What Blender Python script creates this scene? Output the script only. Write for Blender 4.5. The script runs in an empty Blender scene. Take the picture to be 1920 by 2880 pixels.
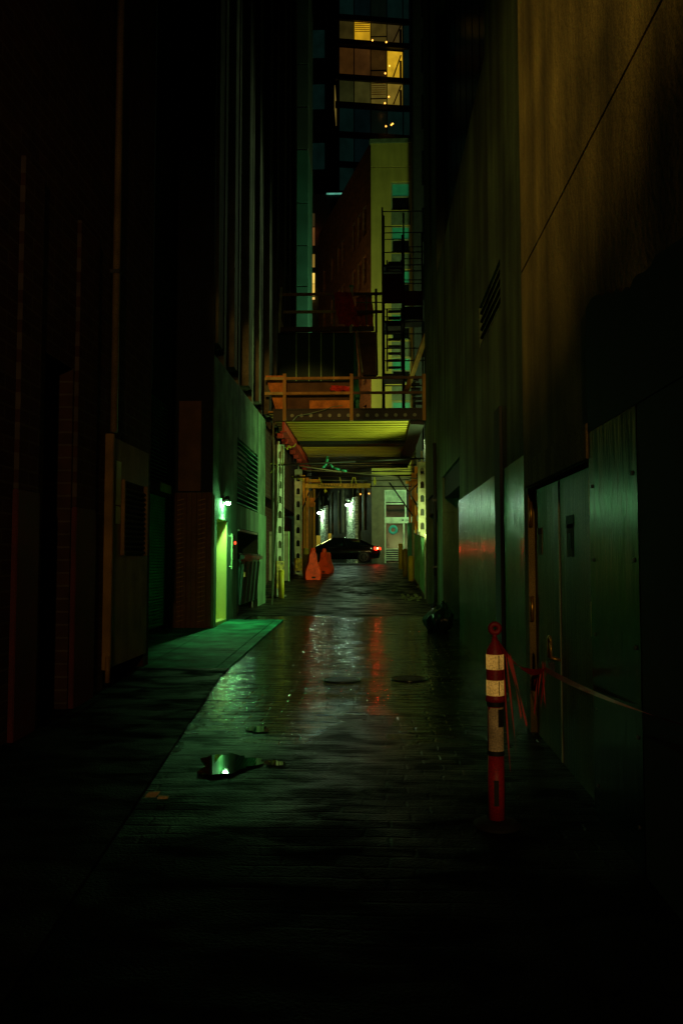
import bpy, bmesh, math, random
from mathutils import Vector, Matrix
random.seed(7)
SC = bpy.context.scene
COL = SC.collection
R = math.radians

# ------------------------------------------------------------------ camera
F = 2300.0                      # focal length in photo pixels (1920 wide)
CZ = 1.4
cd = bpy.data.cameras.new('camera'); cam = bpy.data.objects.new('camera', cd); COL.objects.link(cam)
cd.sensor_fit = 'HORIZONTAL'; cd.sensor_width = 36.0; cd.lens = 36.0 * F / 1920.0
cd.clip_start = 0.05; cd.clip_end = 600
PITCH = math.atan(135.0 / F); YAW = math.atan(90.0 / F)
cam.location = (0, 0, CZ); cam.rotation_euler = (math.pi / 2 + PITCH, 0, YAW)
SC.camera = cam
ROT = cam.rotation_euler.to_matrix()

def W(u, v, X=None, Y=None, Z=None):
    d = ROT @ Vector(((u - 960) / F, -(v - 1440) / F, -1.0))
    if X is not None: t = X / d.x
    elif Y is not None: t = Y / d.y
    else: t = (Z - CZ) / d.z
    return Vector((0, 0, CZ)) + d * t

# ------------------------------------------------------------------ world
w = bpy.data.worlds.new("World"); SC.world = w; w.use_nodes = True
nt = w.node_tree
sky = nt.nodes.new('ShaderNodeTexSky'); sky.sky_type = 'NISHITA'; sky.sun_disc = False
sky.sun_elevation = R(2.0); sky.sun_rotation = R(200)
bg = nt.nodes['Background']; bg.inputs['Strength'].default_value = 0.00022
nt.links.new(sky.outputs['Color'], bg.inputs['Color'])
SC.view_settings.view_transform = 'Standard'; SC.view_settings.look = 'None'
SC.view_settings.exposure = 0; SC.view_settings.gamma = 1
SC.render.engine = 'CYCLES'
SC.cycles.use_denoising = True
SC.cycles.max_bounces = 5; SC.cycles.diffuse_bounces = 3; SC.cycles.glossy_bounces = 3
SC.cycles.sample_clamp_indirect = 3.0
SC.cycles.caustics_reflective = False; SC.cycles.caustics_refractive = False

# ------------------------------------------------------------------ materials
def mat(name, col, rough=0.8, var=0.35, scale=3.0, stretch=(1, 1, 1), grain=0.25, bump=0.0, bscale=30.0,
        metal=0.0, spec=0.5, emit=None, estr=0.0, streak=0.0, bstretch=(1, 1, 1), bdist=0.02, alpha=1.0):
    m = bpy.data.materials.new(name); m.use_nodes = True
    t = m.node_tree; N = t.nodes; L = t.links
    p = N['Principled BSDF']
    p.inputs['Roughness'].default_value = rough; p.inputs['Metallic'].default_value = metal
    p.inputs['Specular IOR Level'].default_value = spec
    tc = N.new('ShaderNodeTexCoord'); geo = N.new('ShaderNodeNewGeometry')
    def noise(sc, st, det=5):
        mp = N.new('ShaderNodeMapping'); mp.inputs['Scale'].default_value = st
        L.new(geo.outputs['Position'], mp.inputs['Vector'])
        n = N.new('ShaderNodeTexNoise'); n.inputs['Scale'].default_value = sc; n.inputs['Detail'].default_value = det
        L.new(mp.outputs['Vector'], n.inputs['Vector']); return n
    n1 = noise(scale, stretch)
    mr = N.new('ShaderNodeMapRange'); mr.inputs['From Min'].default_value = 0.3; mr.inputs['From Max'].default_value = 0.7
    mr.inputs['To Min'].default_value = 1 - var; mr.inputs['To Max'].default_value = 1 + var
    L.new(n1.outputs['Fac'], mr.inputs['Value'])
    fac = mr.outputs['Result']
    def mul(a, b):
        q = N.new('ShaderNodeMath'); q.operation = 'MULTIPLY'; L.new(a, q.inputs[0]); L.new(b, q.inputs[1]); return q.outputs[0]
    if grain > 0:
        n2 = noise(90.0, (1, 1, 1), 2)
        m2 = N.new('ShaderNodeMapRange'); m2.inputs['From Min'].default_value = 0.3; m2.inputs['From Max'].default_value = 0.7
        m2.inputs['To Min'].default_value = 1 - grain; m2.inputs['To Max'].default_value = 1 + grain
        L.new(n2.outputs['Fac'], m2.inputs['Value']); fac = mul(fac, m2.outputs['Result'])
    if streak > 0:
        n3 = noise(1.3, (1.6, 1.6, 0.16), 7)
        m3 = N.new('ShaderNodeMapRange'); m3.inputs['From Min'].default_value = 0.35; m3.inputs['From Max'].default_value = 0.62
        m3.inputs['To Min'].default_value = 1 - streak; m3.inputs['To Max'].default_value = 1.1
        L.new(n3.outputs['Fac'], m3.inputs['Value']); fac = mul(fac, m3.outputs['Result'])
    mx = N.new('ShaderNodeVectorMath'); mx.operation = 'SCALE'
    mx.inputs[0].default_value = col; L.new(fac, mx.inputs['Scale'])
    L.new(mx.outputs['Vector'], p.inputs['Base Color'])
    if bump > 0:
        nb = noise(bscale, bstretch, 4)
        b = N.new('ShaderNodeBump'); b.inputs['Strength'].default_value = bump; b.inputs['Distance'].default_value = bdist
        L.new(nb.outputs['Fac'], b.inputs['Height']); L.new(b.outputs['Normal'], p.inputs['Normal'])
    if emit is not None:
        p.inputs['Emission Strength'].default_value = estr
        me = N.new('ShaderNodeVectorMath'); me.operation = 'SCALE'; me.inputs[0].default_value = emit
        L.new(fac, me.inputs['Scale']); L.new(me.outputs['Vector'], p.inputs['Emission Color'])
    return m

def brick_mat(name, c1, c2, mortar, plane='YZ', bw=0.42, bh=0.14, msize=0.012, rough=0.85, bump=0.4, spec=0.3):
    m = bpy.data.materials.new(name); m.use_nodes = True
    t = m.node_tree; N = t.nodes; L = t.links; p = N['Principled BSDF']
    p.inputs['Roughness'].default_value = rough; p.inputs['Specular IOR Level'].default_value = spec
    geo = N.new('ShaderNodeNewGeometry'); sp = N.new('ShaderNodeSeparateXYZ'); cb = N.new('ShaderNodeCombineXYZ')
    L.new(geo.outputs['Position'], sp.inputs[0])
    a, b = plane
    L.new(sp.outputs[a], cb.inputs['X']); L.new(sp.outputs[b], cb.inputs['Y'])
    br = N.new('ShaderNodeTexBrick'); br.inputs['Scale'].default_value = 1.0
    br.inputs['Brick Width'].default_value = bw; br.inputs['Row Height'].default_value = bh
    br.inputs['Mortar Size'].default_value = msize; br.inputs['Mortar Smooth'].default_value = 0.3
    br.inputs['Color1'].default_value = (*c1, 1); br.inputs['Color2'].default_value = (*c2, 1); br.inputs['Mortar'].default_value = (*mortar, 1)
    L.new(cb.outputs[0], br.inputs['Vector'])
    n = N.new('ShaderNodeTexNoise'); n.inputs['Scale'].default_value = 4; n.inputs['Detail'].default_value = 6
    L.new(geo.outputs['Position'], n.inputs['Vector'])
    mx = N.new('ShaderNodeVectorMath'); mx.operation = 'SCALE'
    mr = N.new('ShaderNodeMapRange'); mr.inputs['To Min'].default_value = 0.3; mr.inputs['To Max'].default_value = 1.7
    L.new(n.outputs['Fac'], mr.inputs['Value'])
    L.new(br.outputs['Color'], mx.inputs[0]); L.new(mr.outputs['Result'], mx.inputs['Scale'])
    L.new(mx.outputs['Vector'], p.inputs['Base Color'])
    bp = N.new('ShaderNodeBump'); bp.inputs['Strength'].default_value = bump; bp.inputs['Distance'].default_value = 0.02; bp.invert = True
    L.new(br.outputs['Fac'], bp.inputs['Height']); L.new(bp.outputs['Normal'], p.inputs['Normal'])
    return m

def wet_mat(name, base, bricks=True, r0=0.12, r1=0.5, bstr=0.5, spec=0.45, fine=0.5, rows=0.9, dry=None):
    m = bpy.data.materials.new(name); m.use_nodes = True
    t = m.node_tree; N = t.nodes; L = t.links; p = N['Principled BSDF']
    geo = N.new('ShaderNodeNewGeometry')
    def noise(sc, st=(1, 1, 1), det=5, dist=0.0):
        mp = N.new('ShaderNodeMapping'); mp.inputs['Scale'].default_value = st
        L.new(geo.outputs['Position'], mp.inputs['Vector'])
        n = N.new('ShaderNodeTexNoise'); n.inputs['Scale'].default_value = sc; n.inputs['Detail'].default_value = det
        n.inputs['Distortion'].default_value = dist
        L.new(mp.outputs['Vector'], n.inputs['Vector']); return n
    def rng(x, a, b, c, d):
        q = N.new('ShaderNodeMapRange'); q.inputs['From Min'].default_value = a; q.inputs['From Max'].default_value = b
        q.inputs['To Min'].default_value = c; q.inputs['To Max'].default_value = d; L.new(x, q.inputs['Value']); return q.outputs['Result']
    def mth(op, a, b):
        q = N.new('ShaderNodeMath'); q.operation = op
        for i, x in enumerate((a, b)):
            if isinstance(x, (int, float)): q.inputs[i].default_value = x
            else: L.new(x, q.inputs[i])
        return q.outputs[0]
    wet = noise(3.4, (.55, 1.1, 1), 8, .5).outputs['Fac']
    patch = rng(noise(0.8, (1, .5, 1), 5, .4).outputs['Fac'], .42, .62, 0.0, 1.0)
    sp = rng(wet, 0.40, 0.60, spec * 1.25, spec * .12); ro = rng(wet, 0.38, 0.62, r0, r1)
    if dry:   # paving drains and dries towards the open end of the alley
        sx = N.new('ShaderNodeSeparateXYZ'); L.new(geo.outputs['Position'], sx.inputs[0])
        dn = mth('ADD', sx.outputs['Y'], mth('MULTIPLY', mth('SUBTRACT', noise(1.1, (1, .6, 1), 6).outputs['Fac'], .5), 5.0))
        wetness = rng(dn, dry[0], dry[1], 0.0, 1.0)
        sp = mth('MULTIPLY', sp, rng(wetness, 0, 1, .04, 1.0)); ro = mth('ADD', ro, rng(wetness, 0, 1, .50, 0.0))
    L.new(sp, p.inputs['Specular IOR Level']); L.new(ro, p.inputs['Roughness'])
    cm = N.new('ShaderNodeVectorMath'); cm.operation = 'SCALE'; cm.inputs[0].default_value = base
    L.new(rng(noise(7.0).outputs['Fac'], 0.3, 0.7, 0.4, 1.7), cm.inputs['Scale'])
    L.new(cm.outputs['Vector'], p.inputs['Base Color'])
    h = mth('MULTIPLY', noise(55.0, (1, 1, 1), 3).outputs['Fac'], mth('ADD', rng(wetness, 0, 1, .7, 0.0), fine) if dry else fine)
    rw = mth('MULTIPLY', noise(8.0, (.30, 1.5, 1), 5, .15).outputs['Fac'], rows * 1.2)
    if dry: rw = mth('MULTIPLY', rw, rng(wetness, 0, .8, .12, 1.0))
    h = mth('ADD', h, rw)
    if bricks:
        # warp the coordinates so rows wander and joints differ
        wn = noise(1.6, (1, 1, 1), 3)
        wv = N.new('ShaderNodeVectorMath'); wv.operation = 'SCALE'; wv.inputs['Scale'].default_value = 0.13; L.new(wn.outputs['Color'], wv.inputs[0])
        wa = N.new('ShaderNodeVectorMath'); wa.operation = 'ADD'; L.new(geo.outputs['Position'], wa.inputs[0]); L.new(wv.outputs['Vector'], wa.inputs[1])
        br = N.new('ShaderNodeTexBrick'); br.inputs['Scale'].default_value = 1.0
        br.inputs['Brick Width'].default_value = 0.31; br.inputs['Row Height'].default_value = 0.15
        br.inputs['Mortar Size'].default_value = 0.02; br.inputs['Mortar Smooth'].default_value = 1.0
        L.new(wa.outputs['Vector'], br.inputs['Vector'])
        bc = N.new('ShaderNodeRGBToBW')
        br.inputs['Color1'].default_value = (0, 0, 0, 1); br.inputs['Color2'].default_value = (1, 1, 1, 1); br.inputs['Mortar'].default_value = (0, 0, 0, 1)
        L.new(br.outputs['Color'], bc.inputs[0])
        hb = mth('ADD', mth('MULTIPLY', mth('SUBTRACT', 1.0, br.outputs['Fac']), 0.35), mth('MULTIPLY', bc.outputs[0], 0.5))
        h = mth('ADD', h, mth('MULTIPLY', hb, patch))
    b = N.new('ShaderNodeBump'); b.inputs['Strength'].default_value = bstr; b.inputs['Distance'].default_value = 0.016
    L.new(h, b.inputs['Height']); L.new(b.outputs['Normal'], p.inputs['Normal'])
    return m

def emis(name, col, s, var=0.0, scale=3.0):
    return mat(name, (0.02, 0.02, 0.02), 0.5, var=var, scale=scale, grain=0.0, emit=col, estr=s)

M = {}
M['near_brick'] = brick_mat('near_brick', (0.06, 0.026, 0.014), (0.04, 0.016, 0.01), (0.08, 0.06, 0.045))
M['red_paint'] = mat('red_paint', (0.08, 0.004, 0.006), 0.6, var=0.3, grain=0.4)
M['fin'] = mat('fin', (0.14, 0.14, 0.085), 0.85, var=0.5, scale=1.6, grain=0.6, streak=0.75, bump=.6, bscale=12)
M['fin_brick'] = brick_mat('fin_brick', (0.38, 0.2, 0.06), (0.28, 0.13, 0.04), (0.08, 0.05, 0.03), bw=0.5, bh=0.22, msize=0.02)
M['dark_glass'] = mat('dark_glass', (0.006, 0.008, 0.008), 0.18, var=0.2, grain=0)
M['podium'] = mat('podium', (0.15, 0.30, 0.16), 0.9, var=0.45, scale=2.0, grain=0.5, bump=0.5, bscale=14, streak=0.55)
M['smooth_concrete'] = mat('smooth_concrete', (0.20, 0.44, 0.23), 0.8, var=0.25, scale=1.6, grain=0.25, streak=0.6)
M['cream_paint'] = mat('cream_paint', (0.74, 0.72, 0.2), 0.7, var=0.06, grain=0.06)
M['black'] = mat('black', (0.008, 0.008, 0.008), 0.8, grain=0)
M['dark_metal'] = mat('dark_metal', (0.03, 0.03, 0.028), 0.55, metal=0.0, grain=0.2)
M['louvre_green'] = mat('louvre_green', (0.14, 0.5, 0.32), 0.5, var=0.2, grain=0.2)
M['brown_panel'] = mat('brown_panel', (0.17, 0.075, 0.03), 0.7, var=0.3, grain=0.35)
M['service_door'] = mat('service_door', (0.30, 0.20, 0.085), 0.6, var=0.3, grain=0.4, streak=0.3)
M['orange_trim'] = mat('orange_trim', (0.30, 0.16, 0.03), 0.6, grain=0.3)
M['pale_plate'] = mat('pale_plate', (0.6, 0.72, 0.36), 0.5, var=0.25, grain=0.35)
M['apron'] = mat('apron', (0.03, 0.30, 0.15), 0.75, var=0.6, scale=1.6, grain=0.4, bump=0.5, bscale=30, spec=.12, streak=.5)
M['road'] = wet_mat('road', (0.0035, 0.0045, 0.0035), r0=0.03, r1=0.14, bstr=1.0, spec=.5, fine=.06, rows=1.5, dry=(4.8, 9.5))
M['asphalt'] = wet_mat('asphalt', (0.012, 0.018, 0.013), bricks=False, r0=0.32, r1=0.7, bstr=1.0, spec=.34, fine=.5, rows=1.3)
M['dry_asphalt'] = wet_mat('dry_asphalt', (0.006, 0.006, 0.005), bricks=False, r0=0.5, r1=0.8, bstr=1.0, spec=.07, fine=.8, rows=.3)
M['puddle'] = mat('puddle', (0.003, 0.004, 0.004), 0.015, var=0, grain=0, spec=0.7)
M['iron'] = mat('iron', (0.015, 0.015, 0.015), 0.4, bump=0.5, bscale=60, grain=0)
M['iron_wet'] = mat('iron_wet', (0.22, 0.26, 0.22), 0.2, metal=.9, grain=0)
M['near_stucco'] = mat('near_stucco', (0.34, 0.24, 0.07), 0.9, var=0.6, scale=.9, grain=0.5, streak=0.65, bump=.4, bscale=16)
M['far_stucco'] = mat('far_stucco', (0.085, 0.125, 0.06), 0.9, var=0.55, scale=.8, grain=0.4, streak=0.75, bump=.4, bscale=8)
M['gloss_wall'] = mat('gloss_wall', (0.07, 0.15, 0.08), 0.22, metal=.38, var=0.5, scale=2.5, grain=0.4, streak=0.7, bump=1.0, bscale=1.0, bstretch=(22, 22, 0.5), bdist=0.022, spec=0.9)
M['black_gloss'] = mat('black_gloss', (0.0015, 0.003, 0.002), 0.24, metal=.0, var=0.6, scale=2, grain=0.5, streak=.7, spec=0.10, bump=.5, bscale=1.0, bstretch=(7, 7, 1.6), bdist=0.02)
M['door_paint'] = mat('door_paint', (0.20, 0.14, 0.05), 0.42, var=0.35, scale=2, grain=0.45, streak=0.55, bump=0.35, bscale=1.0, bstretch=(26, 26, 0.35), bdist=0.02, spec=0.14)
M['brass'] = mat('brass', (0.8, 0.45, 0.08), 0.35, metal=0.8, grain=0.1)
M['paper'] = mat('paper', (0.32, 0.30, 0.16), 0.8, var=0.2, grain=0.3)
M['red_plastic'] = mat('red_plastic', (0.55, 0.02, 0.02), 0.5, var=0.3, grain=0.2)
M['post_red'] = mat('post_red', (0.40, 0.014, 0.022), 0.5, var=0.25, grain=0.35)
M['reflective'] = mat('reflective', (0.85, 0.66, 0.24), 0.5, var=0.3, scale=14, stretch=(1, 1, .4), grain=0.35, emit=(0.8, 0.42, 0.07), estr=0.26)  # emission painted in, imitates light thrown back by the bands
M['sleeve'] = mat('sleeve', (0.75, 0.6, 0.35), 0.5, var=0.3, scale=10, grain=0.35)
M['rubber'] = mat('rubber', (0.012, 0.012, 0.012), 0.6, grain=0)
M['bag'] = mat('bag', (0.012, 0.03, 0.025), 0.25, bump=0.8, bscale=9, grain=0)
M['soffit'] = mat('soffit', (0.5, 0.34, 0.028), 0.6, var=0.15, scale=1.5, grain=0.12)
M['steel_dark'] = mat('steel_dark', (0.009, 0.007, 0.004), 0.6, grain=0.2)
M['red_steel'] = mat('red_steel', (0.45, 0.035, 0.02), 0.6, grain=0.3)
M['timber'] = mat('timber', (0.42, 0.22, 0.055), 0.8, var=0.35, scale=5, stretch=(1, 1, 0.2), grain=0.3)
M['timber_pale'] = mat('timber_pale', (0.5, 0.38, 0.12), 0.8, var=0.3, scale=6, grain=0.3)
M['rail_dark'] = mat('rail_dark', (0.12, 0.06, 0.025), 0.8, grain=0.3)
M['plywood'] = mat('plywood', (0.62, 0.22, 0.035), 0.8, var=0.4, scale=4, grain=0.35)
M['green_box'] = mat('green_box', (0.003, 0.05, 0.032), 0.6, var=0.3, grain=0.25)
M['teal'] = mat('teal', (0.03, 0.34, 0.22), 0.6, var=0.25, grain=0.2)
M['white_green'] = mat('white_green', (0.42, 0.85, 0.36), 0.5, var=0.2, grain=0.1)
M['galv'] = mat('galv', (0.52, 0.62, 0.42), 0.45, var=0.25, scale=5, grain=0.15)
M['galv_dim'] = mat('galv_dim', (0.2, 0.24, 0.15), 0.5, var=0.3, grain=0.2)
M['net'] = mat('net', (0.55, 0.035, 0.02), 0.8, var=0.4, scale=8, grain=0.3)
M['net_orange'] = mat('net_orange', (0.75, 0.17, 0.02), 0.8, var=0.4, scale=8, grain=0.3)
M['pipe_dark'] = mat('pipe_dark', (0.012, 0.011, 0.009), 0.6, grain=0)
M['rust_board'] = mat('rust_board', (0.13, 0.022, 0.012), 0.9, var=0.3, grain=0.4)
M['c_wall'] = mat('c_wall', (0.52, 0.50, 0.095), 0.9, var=0.14, scale=0.8, grain=0.25, streak=0.15)
M['c_spandrel'] = mat('c_spandrel', (0.16, 0.24, 0.13), 0.8, var=0.3, grain=0.25)
M['c_brick'] = brick_mat('c_brick', (0.28, 0.13, 0.04), (0.2, 0.09, 0.03), (0.1, 0.08, 0.05), plane='YZ', bw=0.6, bh=0.2)
M['c_pier'] = mat('c_pier', (0.17, 0.16, 0.09), 0.85, var=0.2, grain=0.35)
M['stone'] = mat('stone', (0.6, 0.62, 0.5), 0.9, var=.85, scale=3.2, stretch=(1, 1, 3.4), grain=0.4, bump=1.0, bscale=7, bstretch=(1, 1, 2.5), bdist=0.08)
M['blind_teal'] = mat('blind_teal', (0.05, 0.45, 0.24), 0.5, var=0.12, grain=0.15, emit=(0.01, 0.12, 0.05), estr=0.25)
M['window_frame'] = mat('window_frame', (0.3, 0.42, 0.2), 0.6, grain=0.1)
M['shop_frame'] = mat('shop_frame', (0.55, 0.72, 0.5), 0.5, grain=0.1)
M['slab'] = mat('slab', (0.012, 0.014, 0.014), 0.6, grain=0.2)
M['tower_concrete'] = mat('tower_concrete', (0.05, 0.085, 0.075), 0.85, var=0.3, scale=0.5, grain=0.3)
M['lit_concrete'] = mat('lit_concrete', (0.03, 0.15, 0.125), 0.85, var=0.3, scale=0.6, grain=0.25)
M['painted_roof_highlight'] = mat('painted_roof_highlight', (0.3, 0.7, 0.6), 0.5, grain=0, emit=(0.15, 0.6, 0.42), estr=0.5)  # glow painted in for the highlight along the roof edge
M['barrier'] = mat('barrier', (1.0, 0.075, 0.010), 0.42, var=0.4, scale=5, grain=0.15)
M['yellow'] = mat('yellow', (0.85, 0.72, 0.05), 0.45, var=0.22, scale=5, grain=0.15)
M['yellow_dim'] = mat('yellow_dim', (0.32, 0.26, 0.03), 0.5, var=0.3, grain=0.2)
M['amber_timber'] = mat('amber_timber', (0.85, 0.42, 0.045), 0.7, var=0.3, scale=4, stretch=(1, 1, .2), grain=0.2)
M['hazard'] = mat('hazard', (0.55, 0.42, 0.05), 0.35, var=0.8, scale=9, grain=0.4, bump=1, bscale=18)
M['car_paint'] = mat('car_paint', (0.004, 0.0045, 0.0045), 0.12, var=0.1, grain=0, spec=0.8)
M['car_glass'] = mat('car_glass', (0.004, 0.006, 0.006), 0.05, var=0, grain=0, spec=0.9)
M['alloy'] = mat('alloy', (0.12, 0.12, 0.12), 0.4, metal=0.6, grain=0)
M['tail'] = emis('tail', (1.0, 0.02, 0.006), 7.0)
M['tail_bulb'] = emis('tail_bulb', (1.0, 0.02, 0.006), 330.0)
M['tail_dim'] = emis('tail_dim', (1.0, 0.03, 0.01), 1.2)
M['lamp_hot'] = emis('lamp_hot', (.28, 1.0, 0.34), 560.0)
M['lamp_hot_far'] = emis('lamp_hot_far', (0.6, 1.0, 0.6), 700.0)
M['bulb_orange'] = emis('bulb_orange', (1.0, 0.42, 0.06), 3.0)
M['bulb_red'] = emis('bulb_red', (1.0, 0.14, 0.02), 3.5)
M['led'] = emis('led', (1.0, 0.07, 0.02), 2.5)
M['lens_blue'] = emis('lens_blue', (0.05, 0.5, 0.6), 0.3)
M['fence'] = mat('fence', (0.25, 0.75, 0.42), 0.4, metal=0.3, grain=0.2)
M['hoarding'] = mat('hoarding', (0.30, 0.36, 0.22), 0.8, var=0.2, grain=0.3)
M['dumpster'] = mat('dumpster', (0.035, 0.13, 0.085), 0.4, var=0.6, scale=4, stretch=(1, 1, .3), grain=0.3)
M['sticker'] = mat('sticker', (0.85, 0.6, 0.18), 0.6, grain=0)
M['far_dark'] = mat('far_dark', (0.022, 0.028, 0.022), 0.9, var=0.3, grain=0.3, streak=0.4)
M['sign_black'] = mat('sign_black', (0.01, 0.008, 0.005), 0.7, grain=0)
M['clear_bar'] = mat('clear_bar', (0.62, 0.42, 0.06), 0.7, var=0.3, grain=0.3)
M['strap'] = mat('strap', (0.62, 0.72, 0.05), 0.6, grain=0)
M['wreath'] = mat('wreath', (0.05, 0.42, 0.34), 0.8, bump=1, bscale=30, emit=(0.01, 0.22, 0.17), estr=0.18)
M['litter'] = mat('litter', (0.55, 0.4, 0.2), 0.8)

def win_glow(i, col, s):
    return mat('glow_window_%d' % i, (0.01, 0.01, 0.01), 0.3, var=0.3, scale=0.7, stretch=(1, 1, 0.8), grain=0.2, emit=col, estr=s)

# ------------------------------------------------------------------ mesh helpers
class MB:
    def __init__(s): s.bm = bmesh.new()
    def face(s, pts):
        vs = [s.bm.verts.new(p) for p in pts]; return s.bm.faces.new(vs)
    def hexa(s, p):   # 8 pts: bottom 4 ccw, top 4 ccw
        v = [s.bm.verts.new(q) for q in p]
        for f in ((3, 2, 1, 0), (4, 5, 6, 7), (0, 1, 5, 4), (1, 2, 6, 5), (2, 3, 7, 6), (3, 0, 4, 7)):
            s.bm.faces.new([v[i] for i in f])
        return s
    def box(s, x0, x1, y0, y1, z0, z1):
        x0, x1 = sorted((x0, x1)); y0, y1 = sorted((y0, y1)); z0, z1 = sorted((z0, z1))
        return s.hexa([(x0, y0, z0), (x1, y0, z0), (x1, y1, z0), (x0, y1, z0), (x0, y0, z1), (x1, y0, z1), (x1, y1, z1), (x0, y1, z1)])
    def bar(s, a, b, wx, wy):   # rectangular bar from a to b
        a = Vector(a); b = Vector(b); d = (b - a).normalized()
        up = Vector((0, 0, 1)) if abs(d.z) < 0.9 else Vector((0, 1, 0))
        x = d.cross(up).normalized() * wx / 2; y = x.cross(d).normalized() * wy / 2
        return s.hexa([a - x - y, a + x - y, a + x + y, a - x + y, b - x - y, b + x - y, b + x + y, b - x + y])
    def tube(s, a, b, r, r2=None, n=10, cap=True):
        a = Vector(a); b = Vector(b); r2 = r if r2 is None else r2
        d = (b - a).normalized(); up = Vector((0, 0, 1)) if abs(d.z) < 0.9 else Vector((1, 0, 0))
        x = d.cross(up).normalized(); y = x.cross(d).normalized()
        A = []; B = []
        for i in range(n):
            t = 2 * math.pi * i / n; o = x * math.cos(t) + y * math.sin(t)
            A.append(s.bm.verts.new(a + o * r)); B.append(s.bm.verts.new(b + o * r2))
        for i in range(n):
            j = (i + 1) % n; s.bm.faces.new([A[i], A[j], B[j], B[i]])
        if cap:
            s.bm.faces.new(list(reversed(A))); s.bm.faces.new(B)
        return s
    def path(s, pts, r, n=6):
        for a, b in zip(pts[:-1], pts[1:]): s.tube(a, b, r, n=n)
        return s
    def lathe(s, c, prof, n=24):  # prof: (r,z)
        rings = []
        for r, z in prof:
            rings.append([s.bm.verts.new((c[0] + r * math.cos(2 * math.pi * i / n), c[1] + r * math.sin(2 * math.pi * i / n), c[2] + z)) for i in range(n)])
        for A, B in zip(rings[:-1], rings[1:]):
            for i in range(n):
                j = (i + 1) % n; s.bm.faces.new([A[i], A[j], B[j], B[i]])
        s.bm.faces.new(list(reversed(rings[0]))); s.bm.faces.new(rings[-1])
        return s
    def prism(s, poly, vec):
        vec = Vector(vec); A = [s.bm.verts.new(p) for p in poly]; B = [s.bm.verts.new(Vector(p) + vec) for p in poly]
        s.bm.faces.new(list(reversed(A))); s.bm.faces.new(B); n = len(A)
        for i in range(n):
            j = (i + 1) % n; s.bm.faces.new([A[i], A[j], B[j], B[i]])
        return s
    def sphere(s, c, r, sc=(1, 1, 1), seg=16):
        mt = Matrix.Translation(c) @ Matrix.Diagonal((sc[0], sc[1], sc[2], 1))
        bmesh.ops.create_uvsphere(s.bm, u_segments=seg, v_segments=max(6, seg // 2), radius=r, matrix=mt); return s
    def torus(s, c, R0, r, axis='Y', n=28, k=8):
        rings = []
        for i in range(n):
            a = 2 * math.pi * i / n; ring = []
            for j in range(k):
                b = 2 * math.pi * j / k; q = R0 + r * math.cos(b)
                p = (q * math.cos(a), r * math.sin(b), q * math.sin(a)) if axis == 'Y' else ((q * math.cos(a), q * math.sin(a), r * math.sin(b)) if axis == 'Z' else (r * math.sin(b), q * math.cos(a), q * math.sin(a)))
                ring.append(s.bm.verts.new((c[0] + p[0], c[1] + p[1], c[2] + p[2])))
            rings.append(ring)
        for i in range(n):
            A = rings[i]; B = rings[(i + 1) % n]
            for j in range(k):
                l = (j + 1) % k; s.bm.faces.new([A[j], B[j], B[l], A[l]])
        return s
    def wall(s, org, ax, nrm, L, z0, z1, th, holes=()):
        """wall along ax from org, thickness th along -nrm, rect holes (a0,a1,z0,z1)"""
        org = Vector(org); ax = Vector(ax).normalized(); nrm = Vector(nrm).normalized()
        A = sorted({0.0, L} | {min(max(h[i], 0), L) for h in holes for i in (0, 1)})
        Z = sorted({z0, z1} | {min(max(h[i], z0), z1) for h in holes for i in (2, 3)})
        def solid(i, j):
            if i < 0 or j < 0 or i >= len(A) - 1 or j >= len(Z) - 1: return False
            a = (A[i] + A[i + 1]) / 2; z = (Z[j] + Z[j + 1]) / 2
            return not any(h[0] < a < h[1] and h[2] < z < h[3] for h in holes)
        P = lambda a, z, d: org + ax * a + Vector((0, 0, z)) - nrm * d
        for i in range(len(A) - 1):
            for j in range(len(Z) - 1):
                if not solid(i, j): continue
                a0, a1, b0, b1 = A[i], A[i + 1], Z[j], Z[j + 1]
                s.face([P(a0, b0, 0), P(a1, b0, 0), P(a1, b1, 0), P(a0, b1, 0)])
                s.face([P(a0, b1, th), P(a1, b1, th), P(a1, b0, th), P(a0, b0, th)])
                if not solid(i - 1, j): s.face([P(a0, b0, 0), P(a0, b1, 0), P(a0, b1, th), P(a0, b0, th)])
                if not solid(i + 1, j): s.face([P(a1, b0, 0), P(a1, b0, th), P(a1, b1, th), P(a1, b1, 0)])
                if not solid(i, j - 1): s.face([P(a0, b0, 0), P(a0, b0, th), P(a1, b0, th), P(a1, b0, 0)])
                if not solid(i, j + 1): s.face([P(a0, b1, 0), P(a1, b1, 0), P(a1, b1, th), P(a0, b1, th)])
        bmesh.ops.remove_doubles(s.bm, verts=s.bm.verts, dist=1e-5)
        return s

def obj(name, mb, m, parent=None, smooth=False, bevel=0.0, label=None):
    me = bpy.data.meshes.new(name)
    bm = mb.bm
    if bevel > 0:
        bmesh.ops.bevel(bm, geom=[e for e in bm.edges], offset=bevel, segments=2, affect='EDGES', clamp_overlap=True)
    bmesh.ops.recalc_face_normals(bm, faces=bm.faces)
    o = bpy.data.objects.new(name, me); COL.objects.link(o)
    if parent is not None:
        off = Vector((0, 0, 0)); q = parent
        while q is not None: off += q.location; q = q.parent
        bmesh.ops.translate(bm, verts=bm.verts, vec=-off); o.parent = parent
    bm.to_mesh(me); bm.free()
    if smooth:
        for p in me.polygons: p.use_smooth = True
    me.materials.append(m)
    if label: o['label'] = label
    return o

def thing(name, label, cat, loc=(0, 0, 0), group=None):
    o = bpy.data.objects.new(name, None); COL.objects.link(o); o.location = loc
    o.empty_display_size = 0.2
    o['label'] = label; o['category'] = cat
    if group: o['group'] = group
    return o

def tag(o, label, cat, group=None):
    o['label'] = label; o['category'] = cat
    if group: o['group'] = group
    return o

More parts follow.
